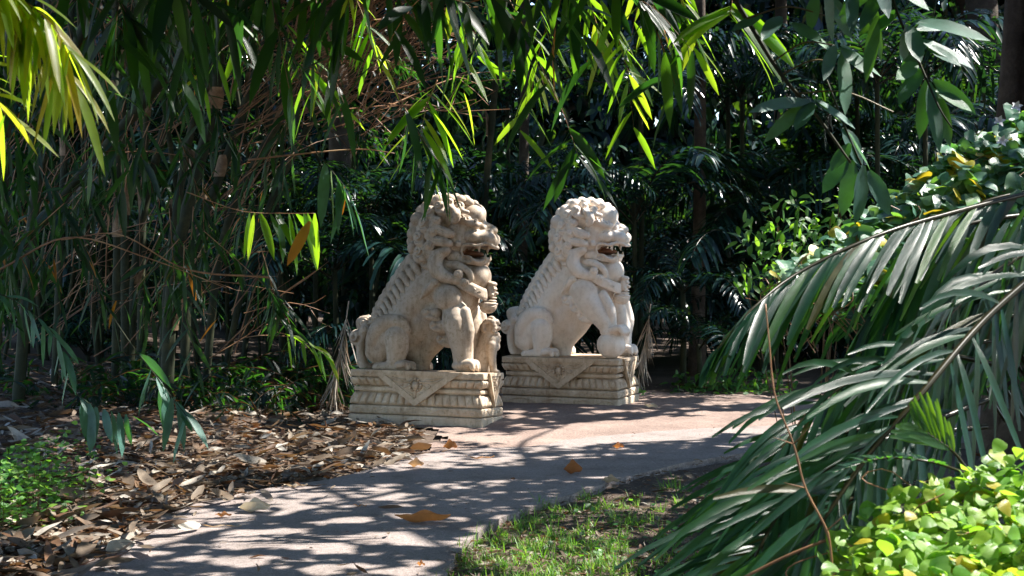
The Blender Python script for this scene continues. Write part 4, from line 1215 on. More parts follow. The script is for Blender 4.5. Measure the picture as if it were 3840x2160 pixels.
# ------------------------------------------------------------------ bamboo branches with leaves
def branch(name, label, group, stem, n, L, W, mat, tint, down=.7, tang=.5, spread=.6, s0=.25, rad=.004, droop=.35, cat='branch', twigs=0, fold=.22, up=(0, -.35, .9), jit=.22, parent_only=False):
    P = spline(np.array(stem, float), 26); o0 = P[0].copy(); P = P - o0
    tan = unit(np.gradient(P, axis=0)); lb = LB()
    src = [(P, tan)]
    for k in range(twigs):
        i = rng.integers(5, 24); d = unit(tan[i] * .6 + rng.normal(0, .5, 3) - (0, 0, .3)); l = rng.uniform(.2, .5)
        q = spline([P[i], P[i] + d * l * .5, P[i] + d * l - (0, 0, l * .25)], 12); lb.tube(q, np.linspace(rad * .6, rad * .3, 12), 3, .9); src.append((q, unit(np.gradient(q, axis=0))))
    cnt = [n] + [max(4, n // 2)] * twigs
    for (q, tg), c in zip(src, cnt):
        s = np.linspace(s0 if q is P else .3, 1, c); i = (s * (len(q) - 1)).astype(int)
        sd = np.where(np.arange(c) % 2 == 0, 1, -1)[:, None]
        side = unit(np.cross(tg[i], (0, 1, 0.2)))
        d = unit(tg[i] * tang + side * sd * spread + np.array((0, 0, -down)) + rng.normal(0, jit, (c, 3)))
        ls = rng.uniform(*L, c); tt = rng.uniform(*tint, c)
        dry = rng.random(c) < .012; tt = np.where(dry, .82, tt)
        lb.leaves(q[i], d, np.array(up) + rng.normal(0, .45, (c, 3)), ls, W * ls / L[1] * rng.uniform(.8, 1.1, c), droop * rng.uniform(.4, 1.5, c), 'lance', fold, tt, .04)
    root = empty(name, tuple(o0)); tag(root, label, cat, group)
    st = MB(); st.tube(P, np.linspace(rad, rad * .4, len(P)), 5); st.build('stem', M['twig'] if mat != 'blue_leaf' else M['culm'], root)
    link('foliage', lb.mesh('foliage'), root, M[mat])
    return root
def S(*pts): return [tuple(at(*p)) for p in pts]
gb = 'dark bamboo sprays hanging into the top of the view'
lab = 'dark green bamboo spray hanging from above with broad pointed leaves'
tops = [(300, 7.0), (430, 6.6), (560, 7.4), (700, 6.8), (860, 7.4), (1010, 7.0), (1180, 7.6), (1330, 7.0), (1500, 7.6), (1660, 7.0), (1800, 7.8), (1940, 7.2), (2120, 7.8), (2290, 7.2), (2430, 8.0)]
where = ['near the top left corner', 'in front of the leaning thick culm', 'right of the leaning culm', 'before the upright grey culms', 'in front of the middle culms', 'left of the twig tangle', 'over the middle of the twig tangle', 'at the right of the twig tangle', 'above the sunlit fan of leaves', 'above the head of the near lion', 'between the two lions', 'above the back of the paler lion', 'above the head of the paler lion', 'right of the paler lion head', 'left of the bright fan at the top']
for k, (x, D) in enumerate(tops):
    dx = rng.uniform(40, 230) * rng.choice([-1, 1, 1]); dn = rng.uniform(20, 360) if x < 1300 else rng.uniform(-60, 130)
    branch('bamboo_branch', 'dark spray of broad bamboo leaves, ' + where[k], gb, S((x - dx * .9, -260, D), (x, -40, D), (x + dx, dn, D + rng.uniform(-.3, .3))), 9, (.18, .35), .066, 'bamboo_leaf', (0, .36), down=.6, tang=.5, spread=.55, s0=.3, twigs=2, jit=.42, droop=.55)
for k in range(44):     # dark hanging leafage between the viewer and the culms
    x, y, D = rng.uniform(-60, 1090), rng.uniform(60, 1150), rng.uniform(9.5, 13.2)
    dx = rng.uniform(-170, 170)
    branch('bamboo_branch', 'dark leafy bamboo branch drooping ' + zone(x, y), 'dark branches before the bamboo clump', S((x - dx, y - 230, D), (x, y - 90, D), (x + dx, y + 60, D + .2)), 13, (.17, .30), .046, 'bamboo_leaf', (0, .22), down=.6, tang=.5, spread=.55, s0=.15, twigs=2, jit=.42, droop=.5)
# the ones that can be told apart
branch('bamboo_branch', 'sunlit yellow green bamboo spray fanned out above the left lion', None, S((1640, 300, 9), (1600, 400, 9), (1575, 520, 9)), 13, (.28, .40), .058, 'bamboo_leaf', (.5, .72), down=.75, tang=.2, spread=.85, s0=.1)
branch('bamboo_branch', 'dark bamboo spray whose leaf tips hang before the head of the left lion', None, S((1480, 330, 8.6), (1570, 500, 8.6), (1670, 640, 8.6)), 11, (.26, .36), .066, 'bamboo_leaf', (0, .3), down=1.0, tang=.3, spread=.45, s0=.25)
branch('bamboo_branch', 'dark bamboo spray hanging in front of the paler lion background', None, S((2030, 250, 9), (2110, 420, 9), (2170, 590, 9)), 9, (.26, .36), .062, 'bamboo_leaf', (0, .4), down=1.0, tang=.1, spread=.7, s0=.7)
r_ = branch('bamboo_branch', 'low bamboo spray of green and orange leaves left of the near lion', None, S((700, 720, 9.6), (900, 790, 9.5), (1060, 800, 9.4), (1180, 800, 9.4)), 12, (.24, .34), .066, 'bamboo_leaf', (.3, .7), down=1.0, tang=.3, spread=.4, s0=.4)
lb = LB(); c0 = np.array(at(1162, 830, 9.3)) - np.array(r_.location)
lb.leaves(c0, unit(np.array(at(1075, 1000, 9.25)) - np.array(at(1162, 830, 9.3))), (.2, -1, .2), .32, .07, .0, 'lance', .2, .82)
link('orange_leaf', lb.mesh('orange_leaf'), r_, M['bamboo_leaf']); lb = LB()
lb.leaves(np.array(at(1290, 700, 9.3)) - np.array(r_.location), (-.1, 0, -1), (.2, -1, .2), .20, .035, .0, 'lance', .2, .82)
o = link('orange_leaf', lb.mesh('orange_leaf'), r_, M['bamboo_leaf'])
branch('bamboo_branch', 'blotchy grey green bamboo leaves hanging left of the near lion head', None, S((1180, 560, 9.2), (1260, 660, 9.2), (1310, 720, 9.2)), 7, (.26, .36), .075, 'blue_leaf', (0, .5), down=1.2, tang=.2, spread=.3)
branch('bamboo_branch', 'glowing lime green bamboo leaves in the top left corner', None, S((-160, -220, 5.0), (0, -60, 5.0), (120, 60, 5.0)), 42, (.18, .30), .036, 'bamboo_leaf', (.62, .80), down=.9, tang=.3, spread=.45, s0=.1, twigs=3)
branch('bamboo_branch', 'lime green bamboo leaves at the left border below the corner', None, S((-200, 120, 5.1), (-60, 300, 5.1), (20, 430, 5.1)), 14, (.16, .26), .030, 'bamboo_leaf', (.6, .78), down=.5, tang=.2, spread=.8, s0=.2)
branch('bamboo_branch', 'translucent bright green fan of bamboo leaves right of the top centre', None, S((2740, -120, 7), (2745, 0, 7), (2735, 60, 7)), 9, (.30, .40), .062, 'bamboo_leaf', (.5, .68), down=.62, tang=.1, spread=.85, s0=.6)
# long stem sloping down to the right with blue green leaves
root = empty('bamboo_branch', tuple(at(2660, -160, 6.4))); tag(root, 'long arching bamboo stem with blue green leaves at the upper right', 'branch')
o0 = np.array(root.location)
st = MB(); P = spline([np.array(at(*q)) - o0 for q in ((2660, -160, 6.4), (2800, 70, 6.4), (2930, 280, 6.3), (3060, 430, 6.3), (3190, 610, 6.2))], 30)
st.tube(P, np.linspace(.013, .005, 30), 7); st.build('stem', M['culm'], root)
lb = LB()
def put(px, py, D, qx, qy, dD, w=.062, tint=.3, dr=.12):
    a = np.array(at(px, py, D)); b_ = np.array(at(qx, qy, D + dD)); l = np.linalg.norm(b_ - a)
    lb.leaves(a - o0, unit(b_ - a + np.array((0, 0, .1 * l))), (rng.normal(0, .25), -.75, .65 + rng.normal(0, .15)), l, w, dr, 'lance', .18, tint, .05)
for q in ((3040, 378, 2805, 425, -.2), (3030, 385, 2870, 535, -.1), (3050, 385, 2985, 490, -.1), (3050, 375, 3205, 485, .1), (3060, 380, 3160, 470, .2), (3000, 300, 2900, 330, .3),
          (2860, 60, 2745, 120, 0), (2930, 60, 2860, 150, -.1), (2960, 85, 3130, 200, .1), (2970, 90, 3080, 160, -.1), (3130, 170, 3090, 300, -.1), (3150, 170, 3300, 290, .1), (3150, 180, 3270, 290, -.1), (3160, 190, 3170, 420, -.1),
          (3090, 30, 3150, 70, 0), (3110, -10, 3190, 140, .1), (3060, -20, 3040, 110, 0), (3180, 500, 3260, 640, .2), (3190, 540, 3120, 640, 0)):
    put(6.3 and q[0], q[1], 6.3, q[2], q[3], q[4], rng.uniform(.056, .072), rng.uniform(.2, .8))
for a, b_ in (((2930, 280), (3180, 250)), ((2990, 350), (3350, 420)), ((2800, 70), (3100, 60)), ((2900, 230), (3130, 170))):
    m_ = ((a[0] + b_[0]) / 2, (a[1] + b_[1]) / 2 - 40)
    lb.tube(spline([np.array(at(*a, 6.3)) - o0, np.array(at(*m_, 6.3)) - o0, np.array(at(*b_, 6.3)) - o0], 10), .0035, 4, .9)
link('foliage', lb.mesh('foliage'), root, M['blue_leaf'])
root = empty('bamboo_branch', tuple(at(3300, -160, 6.2))); tag(root, 'bamboo branch of broad blue green leaves hanging beside the fig trunk', 'branch'); o0 = np.array(root.location)
st = MB(); st.tube(spline([np.array(at(*q)) - o0 for q in ((3300, -160, 6.2), (3370, 60, 6.2), (3450, 240, 6.2), (3520, 400, 6.1), (3570, 480, 6.1))], 24), np.linspace(.007, .003, 24), 6); st.build('stem', M['culm'], root)
lb = LB()
for q in ((3360, 40, 3270, 140), (3365, 60, 3220, 130), (3400, 90, 3385, 235), (3410, 100, 3450, 230), (3430, 80, 3715, 155), (3440, 110, 3560, 95), (3450, 150, 3645, 260), (3470, 170, 3600, 250), (3440, 240, 3360, 300), (3460, 260, 3375, 390), (3475, 300, 3450, 510), (3485, 310, 3520, 560), (3500, 330, 3560, 540), (3500, 300, 3655, 430),
          (3510, 340, 3640, 420), (3300, -60, 3150, 60), (3310, -40, 3230, 110), (3280, -100, 3330, 60), (3200, -60, 3190, 120), (3260, -20, 3300, 220), (3090, -80, 3120, 150), (3350, -60, 3480, 40), (3290, 60, 3250, 300), (3420, 200, 3400, 330)):
    put(q[0], q[1], 6.2, q[2], q[3], rng.uniform(-.1, .1), rng.uniform(.056, .076), rng.uniform(.2, .8))
link('foliage', lb.mesh('foliage'), root, M['blue_leaf'])
root = empty('bamboo_branch', tuple(at(3100, 560, 7))); tag(root, 'large drooping bamboo leaves in front of the vine mound', 'branch'); o0 = np.array(root.location)
lb = LB()
for q in ((3180, 590, 3090, 720), (3200, 600, 3160, 800), (3240, 620, 3210, 830), (3260, 640, 3330, 800), (3160, 480, 3230, 620)):
    put(q[0], q[1], 7, q[2], q[3], 0, .085, rng.uniform(0, .4))
link('foliage', lb.mesh('foliage'), root, M['blue_leaf'])
st = MB(); st.tube(spline([np.array(at(*q)) - o0 for q in ((3100, 300, 7), (3170, 480, 7), (3230, 620, 7))], 10), .005, 5); st.build('stem', M['culm'], root)

# top sprays with sunlight put into their bright tints, right of centre
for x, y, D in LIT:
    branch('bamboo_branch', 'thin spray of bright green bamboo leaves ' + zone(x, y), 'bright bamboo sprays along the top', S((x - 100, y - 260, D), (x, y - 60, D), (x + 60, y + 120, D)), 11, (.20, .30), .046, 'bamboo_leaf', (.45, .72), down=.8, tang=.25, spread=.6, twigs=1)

# leafy shoots low in the clump
gl = 'leafy shoots in the dark under the bamboo'
lowp = None
protos = []
for v in range(4):
    lb = LB()
    for k in range(9):
        a = rng.uniform(0, 2 * np.pi); P = arch(a, rng.uniform(.5, 1.3), rng.uniform(.7, 1.4), rng.uniform(.8, 1.8)); Q = spline(P, 16); tg = unit(np.gradient(Q, axis=0))
        lb.tube(Q, .004, 3, .9); c = 18; i = rng.integers(4, 16, c)
        d = unit(tg[i] * .6 + rng.normal(0, .5, (c, 3)) - (0, 0, .35))
        lb.leaves(Q[i], d, rng.normal(0, .5, (c, 3)) + (0, -.2, .9), rng.uniform(.13, .26, c), .032, rng.uniform(0, .6, c), 'lance', .2, rng.uniform(0, .22, c))
    protos.append(lb.mesh('foliage'))
spots = [(at(q, 0, D).x, D) for q, D in zip(rng.uniform(-60, 1250, 26), rng.uniform(14.6, 18, 26))]
for k, (x, y) in enumerate(spots):
    if y < 14.6 and x > -1.75: y += 1.6
    if (x > -2.0 and y < 15.6): x -= .8
    root = empty('bamboo_shoot', (x, y, 0), rng.uniform(0, 6)); tag(root, 'leafy bamboo shoot in the shade ' + zone(1920 + x / y * FPX) + (', nearer row' if y < 16.3 else ', farther row'), 'bamboo shoot', gl)
    link('foliage', protos[k % 4], root, M['bamboo_leaf']); s = rng.uniform(.7, 1.2); root.scale = (s, s, s)
for k in range(26):      # leaf masses higher up between the stems
    D = rng.uniform(17, 22); px, py = rng.uniform(-40, 1500), rng.uniform(150, 1000); p = at(px, py, D)
    root = empty('bamboo_shoot', tuple(p), rng.uniform(0, 6)); tag(root, 'leafy side branch between the back stems ' + zone(px, py), 'bamboo shoot', 'side branches at the back of the clump')
    link('foliage', protos[k % 4], root, M['bamboo_leaf']); s = rng.uniform(.7, 1.3); root.scale = (s, s, s)
# glossy twigs lit at the left edge
branch('bamboo_branch', 'glossy pale lit leaves on a twig at the left edge', None, S((-80, 1080, 8.2), (60, 1130, 8.2), (200, 1250, 8.1), (260, 1380, 8.1)), 22, (.12, .20), .035, 'blue_leaf', (.2, .6), down=.6, tang=.4, spread=.5, s0=.1)
branch('bamboo_branch', 'long thin bamboo twig arching down to the litter at the left', None, S((300, 900, 9.5), (420, 1180, 9.3), (600, 1430, 9.0), (700, 1560, 8.9)), 10, (.20, .28), .065, 'blue_leaf', (0, .4), down=.9, tang=.3, spread=.4, s0=.55)
branch('bamboo_branch', 'small bamboo spray of drooping leaves over the litter', None, S((200, 1380, 8.8), (330, 1510, 8.8), (500, 1560, 8.8)), 9, (.17, .24), .07, 'blue_leaf', (0, .4), down=1.0, tang=.2, spread=.4, s0=.4)
branch('bamboo_branch', 'bright green bamboo spray just left of the near pedestal', None, S((1020, 1240, 13), (1120, 1270, 13), (1230, 1330, 13)), 12, (.2, .3), .05, 'bamboo_leaf', (.4, .7), down=.5, tang=.6, spread=.5)
# curved bare twigs
for pts, lab in ((((930, 600), (1150, 575), (1350, 560), (1480, 575)), 'bare orange twig reaching right towards the near lion'), (((0, 1010), (260, 890), (560, 970), (850, 1080)), 'long bare arching twig across the dark undergrowth'),
                 (((1010, 1040), (700, 1010), (450, 880), (230, 900)), 'thin pale bare cane low in the clump')):
    b = MB(); D = 10.5; P = [np.array(at(x, y, D)) for x, y in pts]; root = empty('bare_twig', tuple(P[0])); tag(root, lab, 'twig', 'bare arching twigs')
    b.tube(spline([p - P[0] for p in P], 20), np.linspace(.008, .003, 20), 5); b.build('stem', M['twig'], root)

# ------------------------------------------------------------------ palms behind the lions
fr = []
for v in range(6):
    lb = pinnate(arch(0, R(rng.uniform(30, 70)), rng.uniform(1.3, 1.9), R(rng.uniform(70, 120))), rng.integers(24, 32), rng.uniform(.34, .46), .036, out=1.0, fwd=.7, droop=rng.uniform(.3, .9), tint=(0, .6), tip=.4, lift=.25)
    fr.append(lb.mesh('frond'))
st = MB(); st.tube([(0, 0, -.05), (.02, 0, .5), (.0, 0, 1.0)], [.045, .035, .03], 8)
cane_me = None
def palm(x, y, h, nf, sc, label, group):
    global cane_me
    root = empty('cane_palm', (x, y, 0)); tag(root, label, 'palm', group)
    if cane_me is None:
        c = st.build('cane', M['culm'], root); cane_me = c.data
    else: c = link('cane', cane_me, root)
    c.scale = (1, 1, h + .05)
    for j in range(nf):
        f = link('frond', fr[rng.integers(0, 6)], root, M['palm_far']); f.location = (0, 0, h * rng.uniform(.88, 1)); f.rotation_euler = (rng.normal(0, .15), rng.normal(0, .2), j * 2.4 + rng.uniform(-.4, .4)); s = sc * rng.uniform(.8, 1.15); f.scale = (s, s, s)
gp_ = 'cane palms in the shade behind the lions'
pl_l = 'shaded cane palm with arching dark blue green fronds behind the lions'
spec = [(1380, 17.6, .5, 'low palm whose fronds fan out behind the back of the near lion'), (1830, 17.6, .9, 'palm whose spiky frond shows between the two lions'), (2560, 18.6, 1.3, 'palm with a broad ribbed frond right of the paler lion head'), (2620, 18.2, .5, 'low palm with a rounded frond right of the paler lion'), (2060, 19.0, 2.6, 'tall palm with comb like fronds above and between the lions')]
for px, D, h, lab in spec: palm(at(px, 950, D).x, D, h, 9, .95, lab, gp_)
for k in range(58):
    D = rng.uniform(18.6, 25); px = rng.uniform(1150, 3900) if k % 5 else rng.uniform(0, 1200); hh = rng.choice([.3, .8, 1.5, 2.3, 3.2, 4.2])
    palm(at(px, 950, D).x, D, hh, 9, rng.uniform(1.1, 1.6), ('low' if hh < 1 else 'medium' if hh < 3 else 'tall') + ' shaded cane palm ' + zone(px) + (', nearer row' if D < 21.5 else ', farther row'), gp_)
# shrubs filling the shade
sh = []
for v in range(4):
    lb = LB(); c = 900
    p = rng.normal(0, 1, (c, 3)); p = unit(p) * (rng.random((c, 1)) ** .4) * np.array((1.0, .8, 1.0)); p += .12 * np.sin(p * 7)
    lb.leaves(p + (0, 0, 1.0), unit(p + rng.normal(0, .7, (c, 3)) - (0, 0, .4)), rng.normal(0, .5, (c, 3)) + (0, -.3, .8), rng.uniform(.12, .26, c), .06, rng.uniform(0, .5, c), 'thin', .2, rng.uniform(0, .7, c))
    for j in range(12):
        q = rng.normal(0, .5, 3); lb.tube([(0, 0, -.05), (q[0] * .4, q[1] * .4, .5), (q[0], q[1], 1.1 + q[2] * .5)], .012, 3, .95)
    sh.append(lb.mesh('foliage'))
for k in range(30):
    D = rng.uniform(22, 31); px = rng.uniform(-100, 3950); x = at(px, 950, D).x
    root = empty('shrub', (x, D, 0 if k % 3 else rng.uniform(0, 0)), rng.uniform(0, 6)); tag(root, 'dark leafy shrub filling the shade ' + zone(px), 'shrub', 'shrubs in the shade at the back')
    s = rng.uniform(.9, 1.9); root.scale = (s, s, s * rng.uniform(.8, 1.5)); link('foliage', sh[k % 4], root, M['palm_far'])
# the wood beyond, in the sun
def wood(name, label, n, y0, y1, x, z0, z1, L, mat, tint):
    lb = LB(); p = np.stack([rng.uniform(-x, x, n), rng.uniform(y0, y1, n), rng.uniform(z0, z1, n)], 1)
    cl = np.sin(p[:, 0] * 1.3 + np.sin(p[:, 2] * 1.7)) + np.sin(p[:, 2] * 1.9 + p[:, 0] * .6) + np.sin(p[:, 0] * 3.1 + p[:, 1]); p = p[cl > (-1.0 if y0 < 40 else -9)]; n = len(p)
    lb.leaves(p, unit(rng.normal(0, .8, (n, 3)) - (0, 0, .5)), rng.normal(0, .5, (n, 3)) + (0, -.2, .8), rng.uniform(*L, n), (.13 if y0 < 40 else .34), .3, 'thin', .2, rng.uniform(*tint, n))
    o = link(name, lb.mesh(name), None, M[mat]); tag(o, label, 'wood', kind='stuff')
wood('far_wood', 'sunlit green wood beyond the shaded palms', 13000, 33, 38, 17, 0, 9.5, (.25, .5), 'palm_far', (.2, .75))
wood('far_wood', 'dense shaded wood at the very back', 36000, 42, 50, 26, 0, 17, (.9, 1.4), 'palm_far', (0, .5))
# ------------------------------------------------------------------ big palm at the right, in front
root = empty('palm_clump', (2.2, 5.6, 0)); tag(root, 'large palm at the right whose long strap leaflets droop over the path', 'palm')
o0 = np.array(root.location)
def W(*pts): return [np.array(at(*p)) - o0 for p in pts]
def cust(rach, n, la, lb_, w, dirA, dirB, droopA, droopB, tint, s0=.1, rr=.012, jit=.10, prof='palm', end=.75):
    """a frond whose two rows of leaflets leave in given directions (mixed with the run of the midrib)"""
    lb = LB(); P = spline(rach, 50); tg = unit(np.gradient(P, axis=0))
    for L, dv, dr in ((la, dirA, droopA), (lb_, dirB, droopB)):
        if not L: continue
        s = np.linspace(s0, 1, n); i = (s * 49).astype(int)
        tapr = np.interp(s, [0, .15, .6, 1], [.6, 1, 1.0, end])
        d = unit(np.array(dv)[None] + tg[i] * (.35 + .9 * np.clip((s - .7) / .3, 0, 1))[:, None] + rng.normal(0, jit, (n, 3)))
        nn = unit(np.cross(d, tg[i])); nn = np.where(nn[:, 1:2] > 0, -nn, nn) + (0, 0, .3)
        lb.leaves(P[i], d, nn, L * tapr * rng.uniform(.85, 1.1, n), w * rng.uniform(.8, 1.15, n), dr * rng.uniform(.7, 1.3, n), prof, .20, np.where(rng.random(n) < .04, .84, rng.uniform(*tint, n)), .06)
    lb.tube(P, np.linspace(rr, rr * .3, 50), 5, .97)
    link('frond', lb.mesh('frond'), root, M['palm_leaf'])
# the long frond arching left over the path; its leaflets run down and to the left and shine in the sun
cust(W((3960, 700, 6.6), (3600, 790, 6.2), (3300, 880, 5.9), (3000, 1020, 5.7), (2820, 1160, 5.5), (2690, 1310, 5.4)), 44, .46, .44, .036, (-.42, -.60, -.50), (-.38, .30, -.70), .30, .35, (.05, .72), s0=.06, jit=.09, end=.30)
# a frond sloping from the right edge down to the left; long straps fan left, folding over at their ends
cust(W((4000, 930, 5.7), (3700, 1190, 5.4), (3450, 1480, 5.1), (3260, 1700, 5.0), (3100, 1930, 4.9), (2990, 2080, 4.9)), 32, .62, .46, .030, (-.98, -.40, .22), (.10, -.1, -.9), .36, .25, (.0, .6), s0=.04, rr=.016, jit=.24)
cust(W((4000, 860, 6.0), (3750, 1010, 5.8), (3560, 1180, 5.6), (3420, 1380, 5.5), (3330, 1600, 5.5)), 22, .58, .5, .038, (-.75, -.6, .25), (.1, .2, -.9), .85, .3, (.0, .5), s0=.04, jit=.24)
# lower fronds near the ground
cust(W((3700, 1500, 5.6), (3450, 1600, 5.4), (3200, 1700, 5.2), (2980, 1850, 5.1), (2850, 2050, 5.0), (2780, 2220, 5.0)), 24, .62, .42, .027, (-.90, -.3, .16), (.0, -.5, -.8), .5, .3, (.1, .6), s0=.1, jit=.14)
cust(W((3800, 1380, 5.9), (3500, 1330, 5.7), (3250, 1400, 5.6), (3050, 1530, 5.5), (2930, 1680, 5.4)), 20, .48, .40, .028, (-.85, -.35, .25), (-.3, -.3, -.85), .5, .45, (.1, .6), s0=.12, jit=.15)
cust(W((3700, 1600, 5.8), (3400, 1640, 5.6), (3150, 1740, 5.4), (2980, 1880, 5.3), (2860, 2040, 5.3)), 22, .55, .40, .026, (-.9, -.2, .08), (-.1, -.4, -.8), .4, .4, (.2, .65), s0=.1, jit=.14)
cust(W((3500, 1800, 5.5), (3250, 1850, 5.4), (3000, 1960, 5.3), (2820, 2090, 5.2), (2720, 2230, 5.2)), 22, .58, .38, .024, (-.95, -.15, .10), (-.3, -.5, -.6), .35, .4, (.1, .6), s0=.1, jit=.16)
cust(W((3300, 1600, 5.8), (3100, 1640, 5.7), (2900, 1760, 5.6), (2750, 1900, 5.6)), 18, .48, .36, .026, (-.95, -.15, .16), (-.4, -.4, -.6), .35, .4, (.1, .6), s0=.1, jit=.16)
# dark hanging fronds behind them
for k in range(9):
    x0 = 3950 - 40 * k + rng.uniform(-60, 60); y0 = 700 + 95 * k; D = 6.6 + rng.uniform(-.2, .5)
    cust(W((x0 + 60, y0, D + .2), (x0 - 260, y0 + 60, D), (x0 - 480, y0 + 230, D), (x0 - 640, y0 + 470, D)), 24, .50, .48, .040, (-.35, -.35, -.75), (.0, .3, -.9), .35, .35, (0, .35), s0=.05, jit=.12)
st = MB()
for k in range(7):
    x = rng.uniform(-.5, .6); y = rng.uniform(-.4, .5)
    st.tube(spline([(x + .5, y + .3, -.1), (x + .53, y + .3, .25), (x * 1.1 + .5, y + .3, .55)], 8), [.05] * 6 + [.04, .03], 8)
st.build('trunk', M['bark'], root)
# bright new shoot
sroot = empty('palm_shoot', tuple(at(3640, 1780, 4.7))); tag(sroot, 'bright green young palm shoot above the ivy', 'palm shoot'); q0 = np.array(sroot.location)
P = [np.array(at(*p)) - q0 for p in ((3640, 1780, 4.7), (3580, 1700, 4.7), (3500, 1640, 4.7), (3440, 1600, 4.7))]
lb = pinnate(P, 12, .20, .022, out=.6, fwd=1.0, droop=.0, tint=(.6, .75), s0=.35, lift=.4, up=(0, -1, .3), rr=.006)
link('frond', lb.mesh('frond'), sroot, M['palm_leaf'])
P = [np.array(at(*p)) - q0 for p in ((3640, 1780, 4.7), (3480, 1730, 4.6), (3300, 1720, 4.6), (3130, 1770, 4.5))]
lb = pinnate(P, 18, .09, .022, out=1, fwd=.4, droop=.2, tint=(.3, .6), s0=.2, lift=.3, prof='ovate', rr=.005)
link('frond', lb.mesh('frond'), sroot, M['palm_leaf'])
# bare twig that crosses the fronds
b = MB(); pts = ((2870, 1140), (2885, 1290), (2905, 1480), (2975, 1665), (3020, 1830), (3100, 1990), (3120, 2120), (3135, 2300))
P = [np.array(at(x, y, 4.45)) for x, y in pts]; root2 = empty('bare_twig', tuple(P[0])); tag(root2, 'thin jointed bare twig hanging in front of the palm fronds', 'twig')
b.tube(spline([p - P[0] for p in P], 30), np.linspace(.002, .0042, 30) * (1 + .5 * (np.arange(30) % 7 == 0)), 5)
for a, c in (((2975, 1665), (3040, 1600)), ((2975, 1665), (2900, 1640)), ((3100, 1990), (3170, 1930)), ((3020, 1830), (2940, 1810))):
    b.tube([np.array(at(*a, 4.45)) - P[0], np.array(at(*c, 4.4)) - P[0]], [.002, .001], 4)
b.build('stem', M['twig'], root2)
b = MB(); P = [np.array(at(x, y, 4.6)) for x, y in ((2780, 2170), (2960, 2080), (3140, 2010), (3180, 2000))]; root2 = empty('bare_twig', tuple(P[0])); tag(root2, 'reddish bare cane leaning across the foot of the palm', 'twig')
b.tube(spline([p - P[0] for p in P], 12), .005, 5); b.build('stem', M['twig'], root2)

# ------------------------------------------------------------------ vine mound at the right, behind the palm
def ivy(name, label, cat, surf, n, size, tint, group=None, stems=60, yellow=.05, nrm_bias=(0, -.5, .8), fl=(), jit=.35, mat='ivy_leaf'):
    """surf(u,v) -> point; leaves sit on the surface and a little above it"""
    u, v = rng.random(n), rng.random(n); p = surf(u, v); o0 = p.mean(0); o0[2] = 0
    p = p + rng.normal(0, .03, (n, 3)) - o0
    lb = LB(); a = rng.uniform(0, 2 * np.pi, n)
    nn = unit(np.array(nrm_bias) + rng.normal(0, jit, (n, 3)))
    d = unit(np.cross(nn, np.stack([np.cos(a), np.sin(a), .3 * np.sin(a * 3)], 1)) + (0, 0, -.25))
    tt = rng.uniform(*tint, n); tt = np.where(rng.random(n) < yellow, .85, tt)
    s = size * rng.uniform(.6, 1.15, n)
    lb.leaves(p - d * s[:, None] * .4, d, nn, s, s * .95, rng.uniform(0, .35, n), 'heart', -.18, tt, .04)
    root = empty(name, tuple(o0)); tag(root, label, cat, group)
    link('foliage', lb.mesh('foliage'), root, M[mat])
    b = MB()
    for k in range(stems):
        i = rng.integers(0, n); q = p[i]; w = [q]
        for j in range(4): q = q + np.array((rng.normal(0, .10), rng.normal(0, .06), rng.normal(-.06, .06))); w.append(q)
        b.tube(spline(w, 12), .0025, 3, cap=False)
    b.build('stems', M['twig'], root)
    return root, p, o0
def mound(u, v):
    px = 2960 + 980 * u
    top = np.interp(px, [2960, 3100, 3200, 3400, 3600, 3840, 3950], [1010, 960, 860, 720, 560, 450, 400])
    py = top + v ** 1.3 * np.interp(px, [2960, 3400, 3940], [120, 380, 560])
    D = 7.7 - .9 * v
    return np.stack([(px - 1920) / FPX * D, D, EYE + (950 - py) / FPX * D], 1)
rt, p, o1 = ivy('creeping_vine', 'blue green creeping vine with white trumpet flowers covering the fronds at the right', 'vine', mound, 1500, .100, (.0, .7), stems=90, yellow=.07, nrm_bias=(0, -.45, .85), mat='vine_leaf')
for px, py, D in ((3745, 455, 7.4), (3810, 400, 7.5), (3755, 530, 7.2)):
    lb = LB(); c = np.array(at(px, py, D)) - o1
    for j in range(5):
        a = j * 1.2566; lb.leaves(c, unit(np.array((math.cos(a), -.5, math.sin(a) * .8 + .25))), (0, -1, .5), .038, .022, .1, 'ovate', .2, .5)
    link('flower', lb.mesh('flower'), rt, M['white'])
# dead dark mass and palm straps under the vine keep it from being see-through
mroot = empty('palm_clump', (4.0, 8.4, 0)); tag(mroot, 'overgrown palm buried under the flowering vine at the right', 'palm')
for k in range(16):
    px = rng.uniform(3000, 4000); py = np.interp(px, [2960, 3400, 3840, 4000], [1080, 800, 560, 500]) + rng.uniform(0, 300)
    b0 = np.array(at(px + 500, py + 500, 8.3)); b1 = np.array(at(px, py, 8.0)); o3 = np.array(mroot.location)
    lb = pinnate([b0 - o3, (b0 + b1) / 2 - o3 + (0, 0, .2), b1 - o3], 20, .5, .045, droop=.9, tint=(0, .4))
    link('frond', lb.mesh('frond'), mroot, M['palm_leaf'])
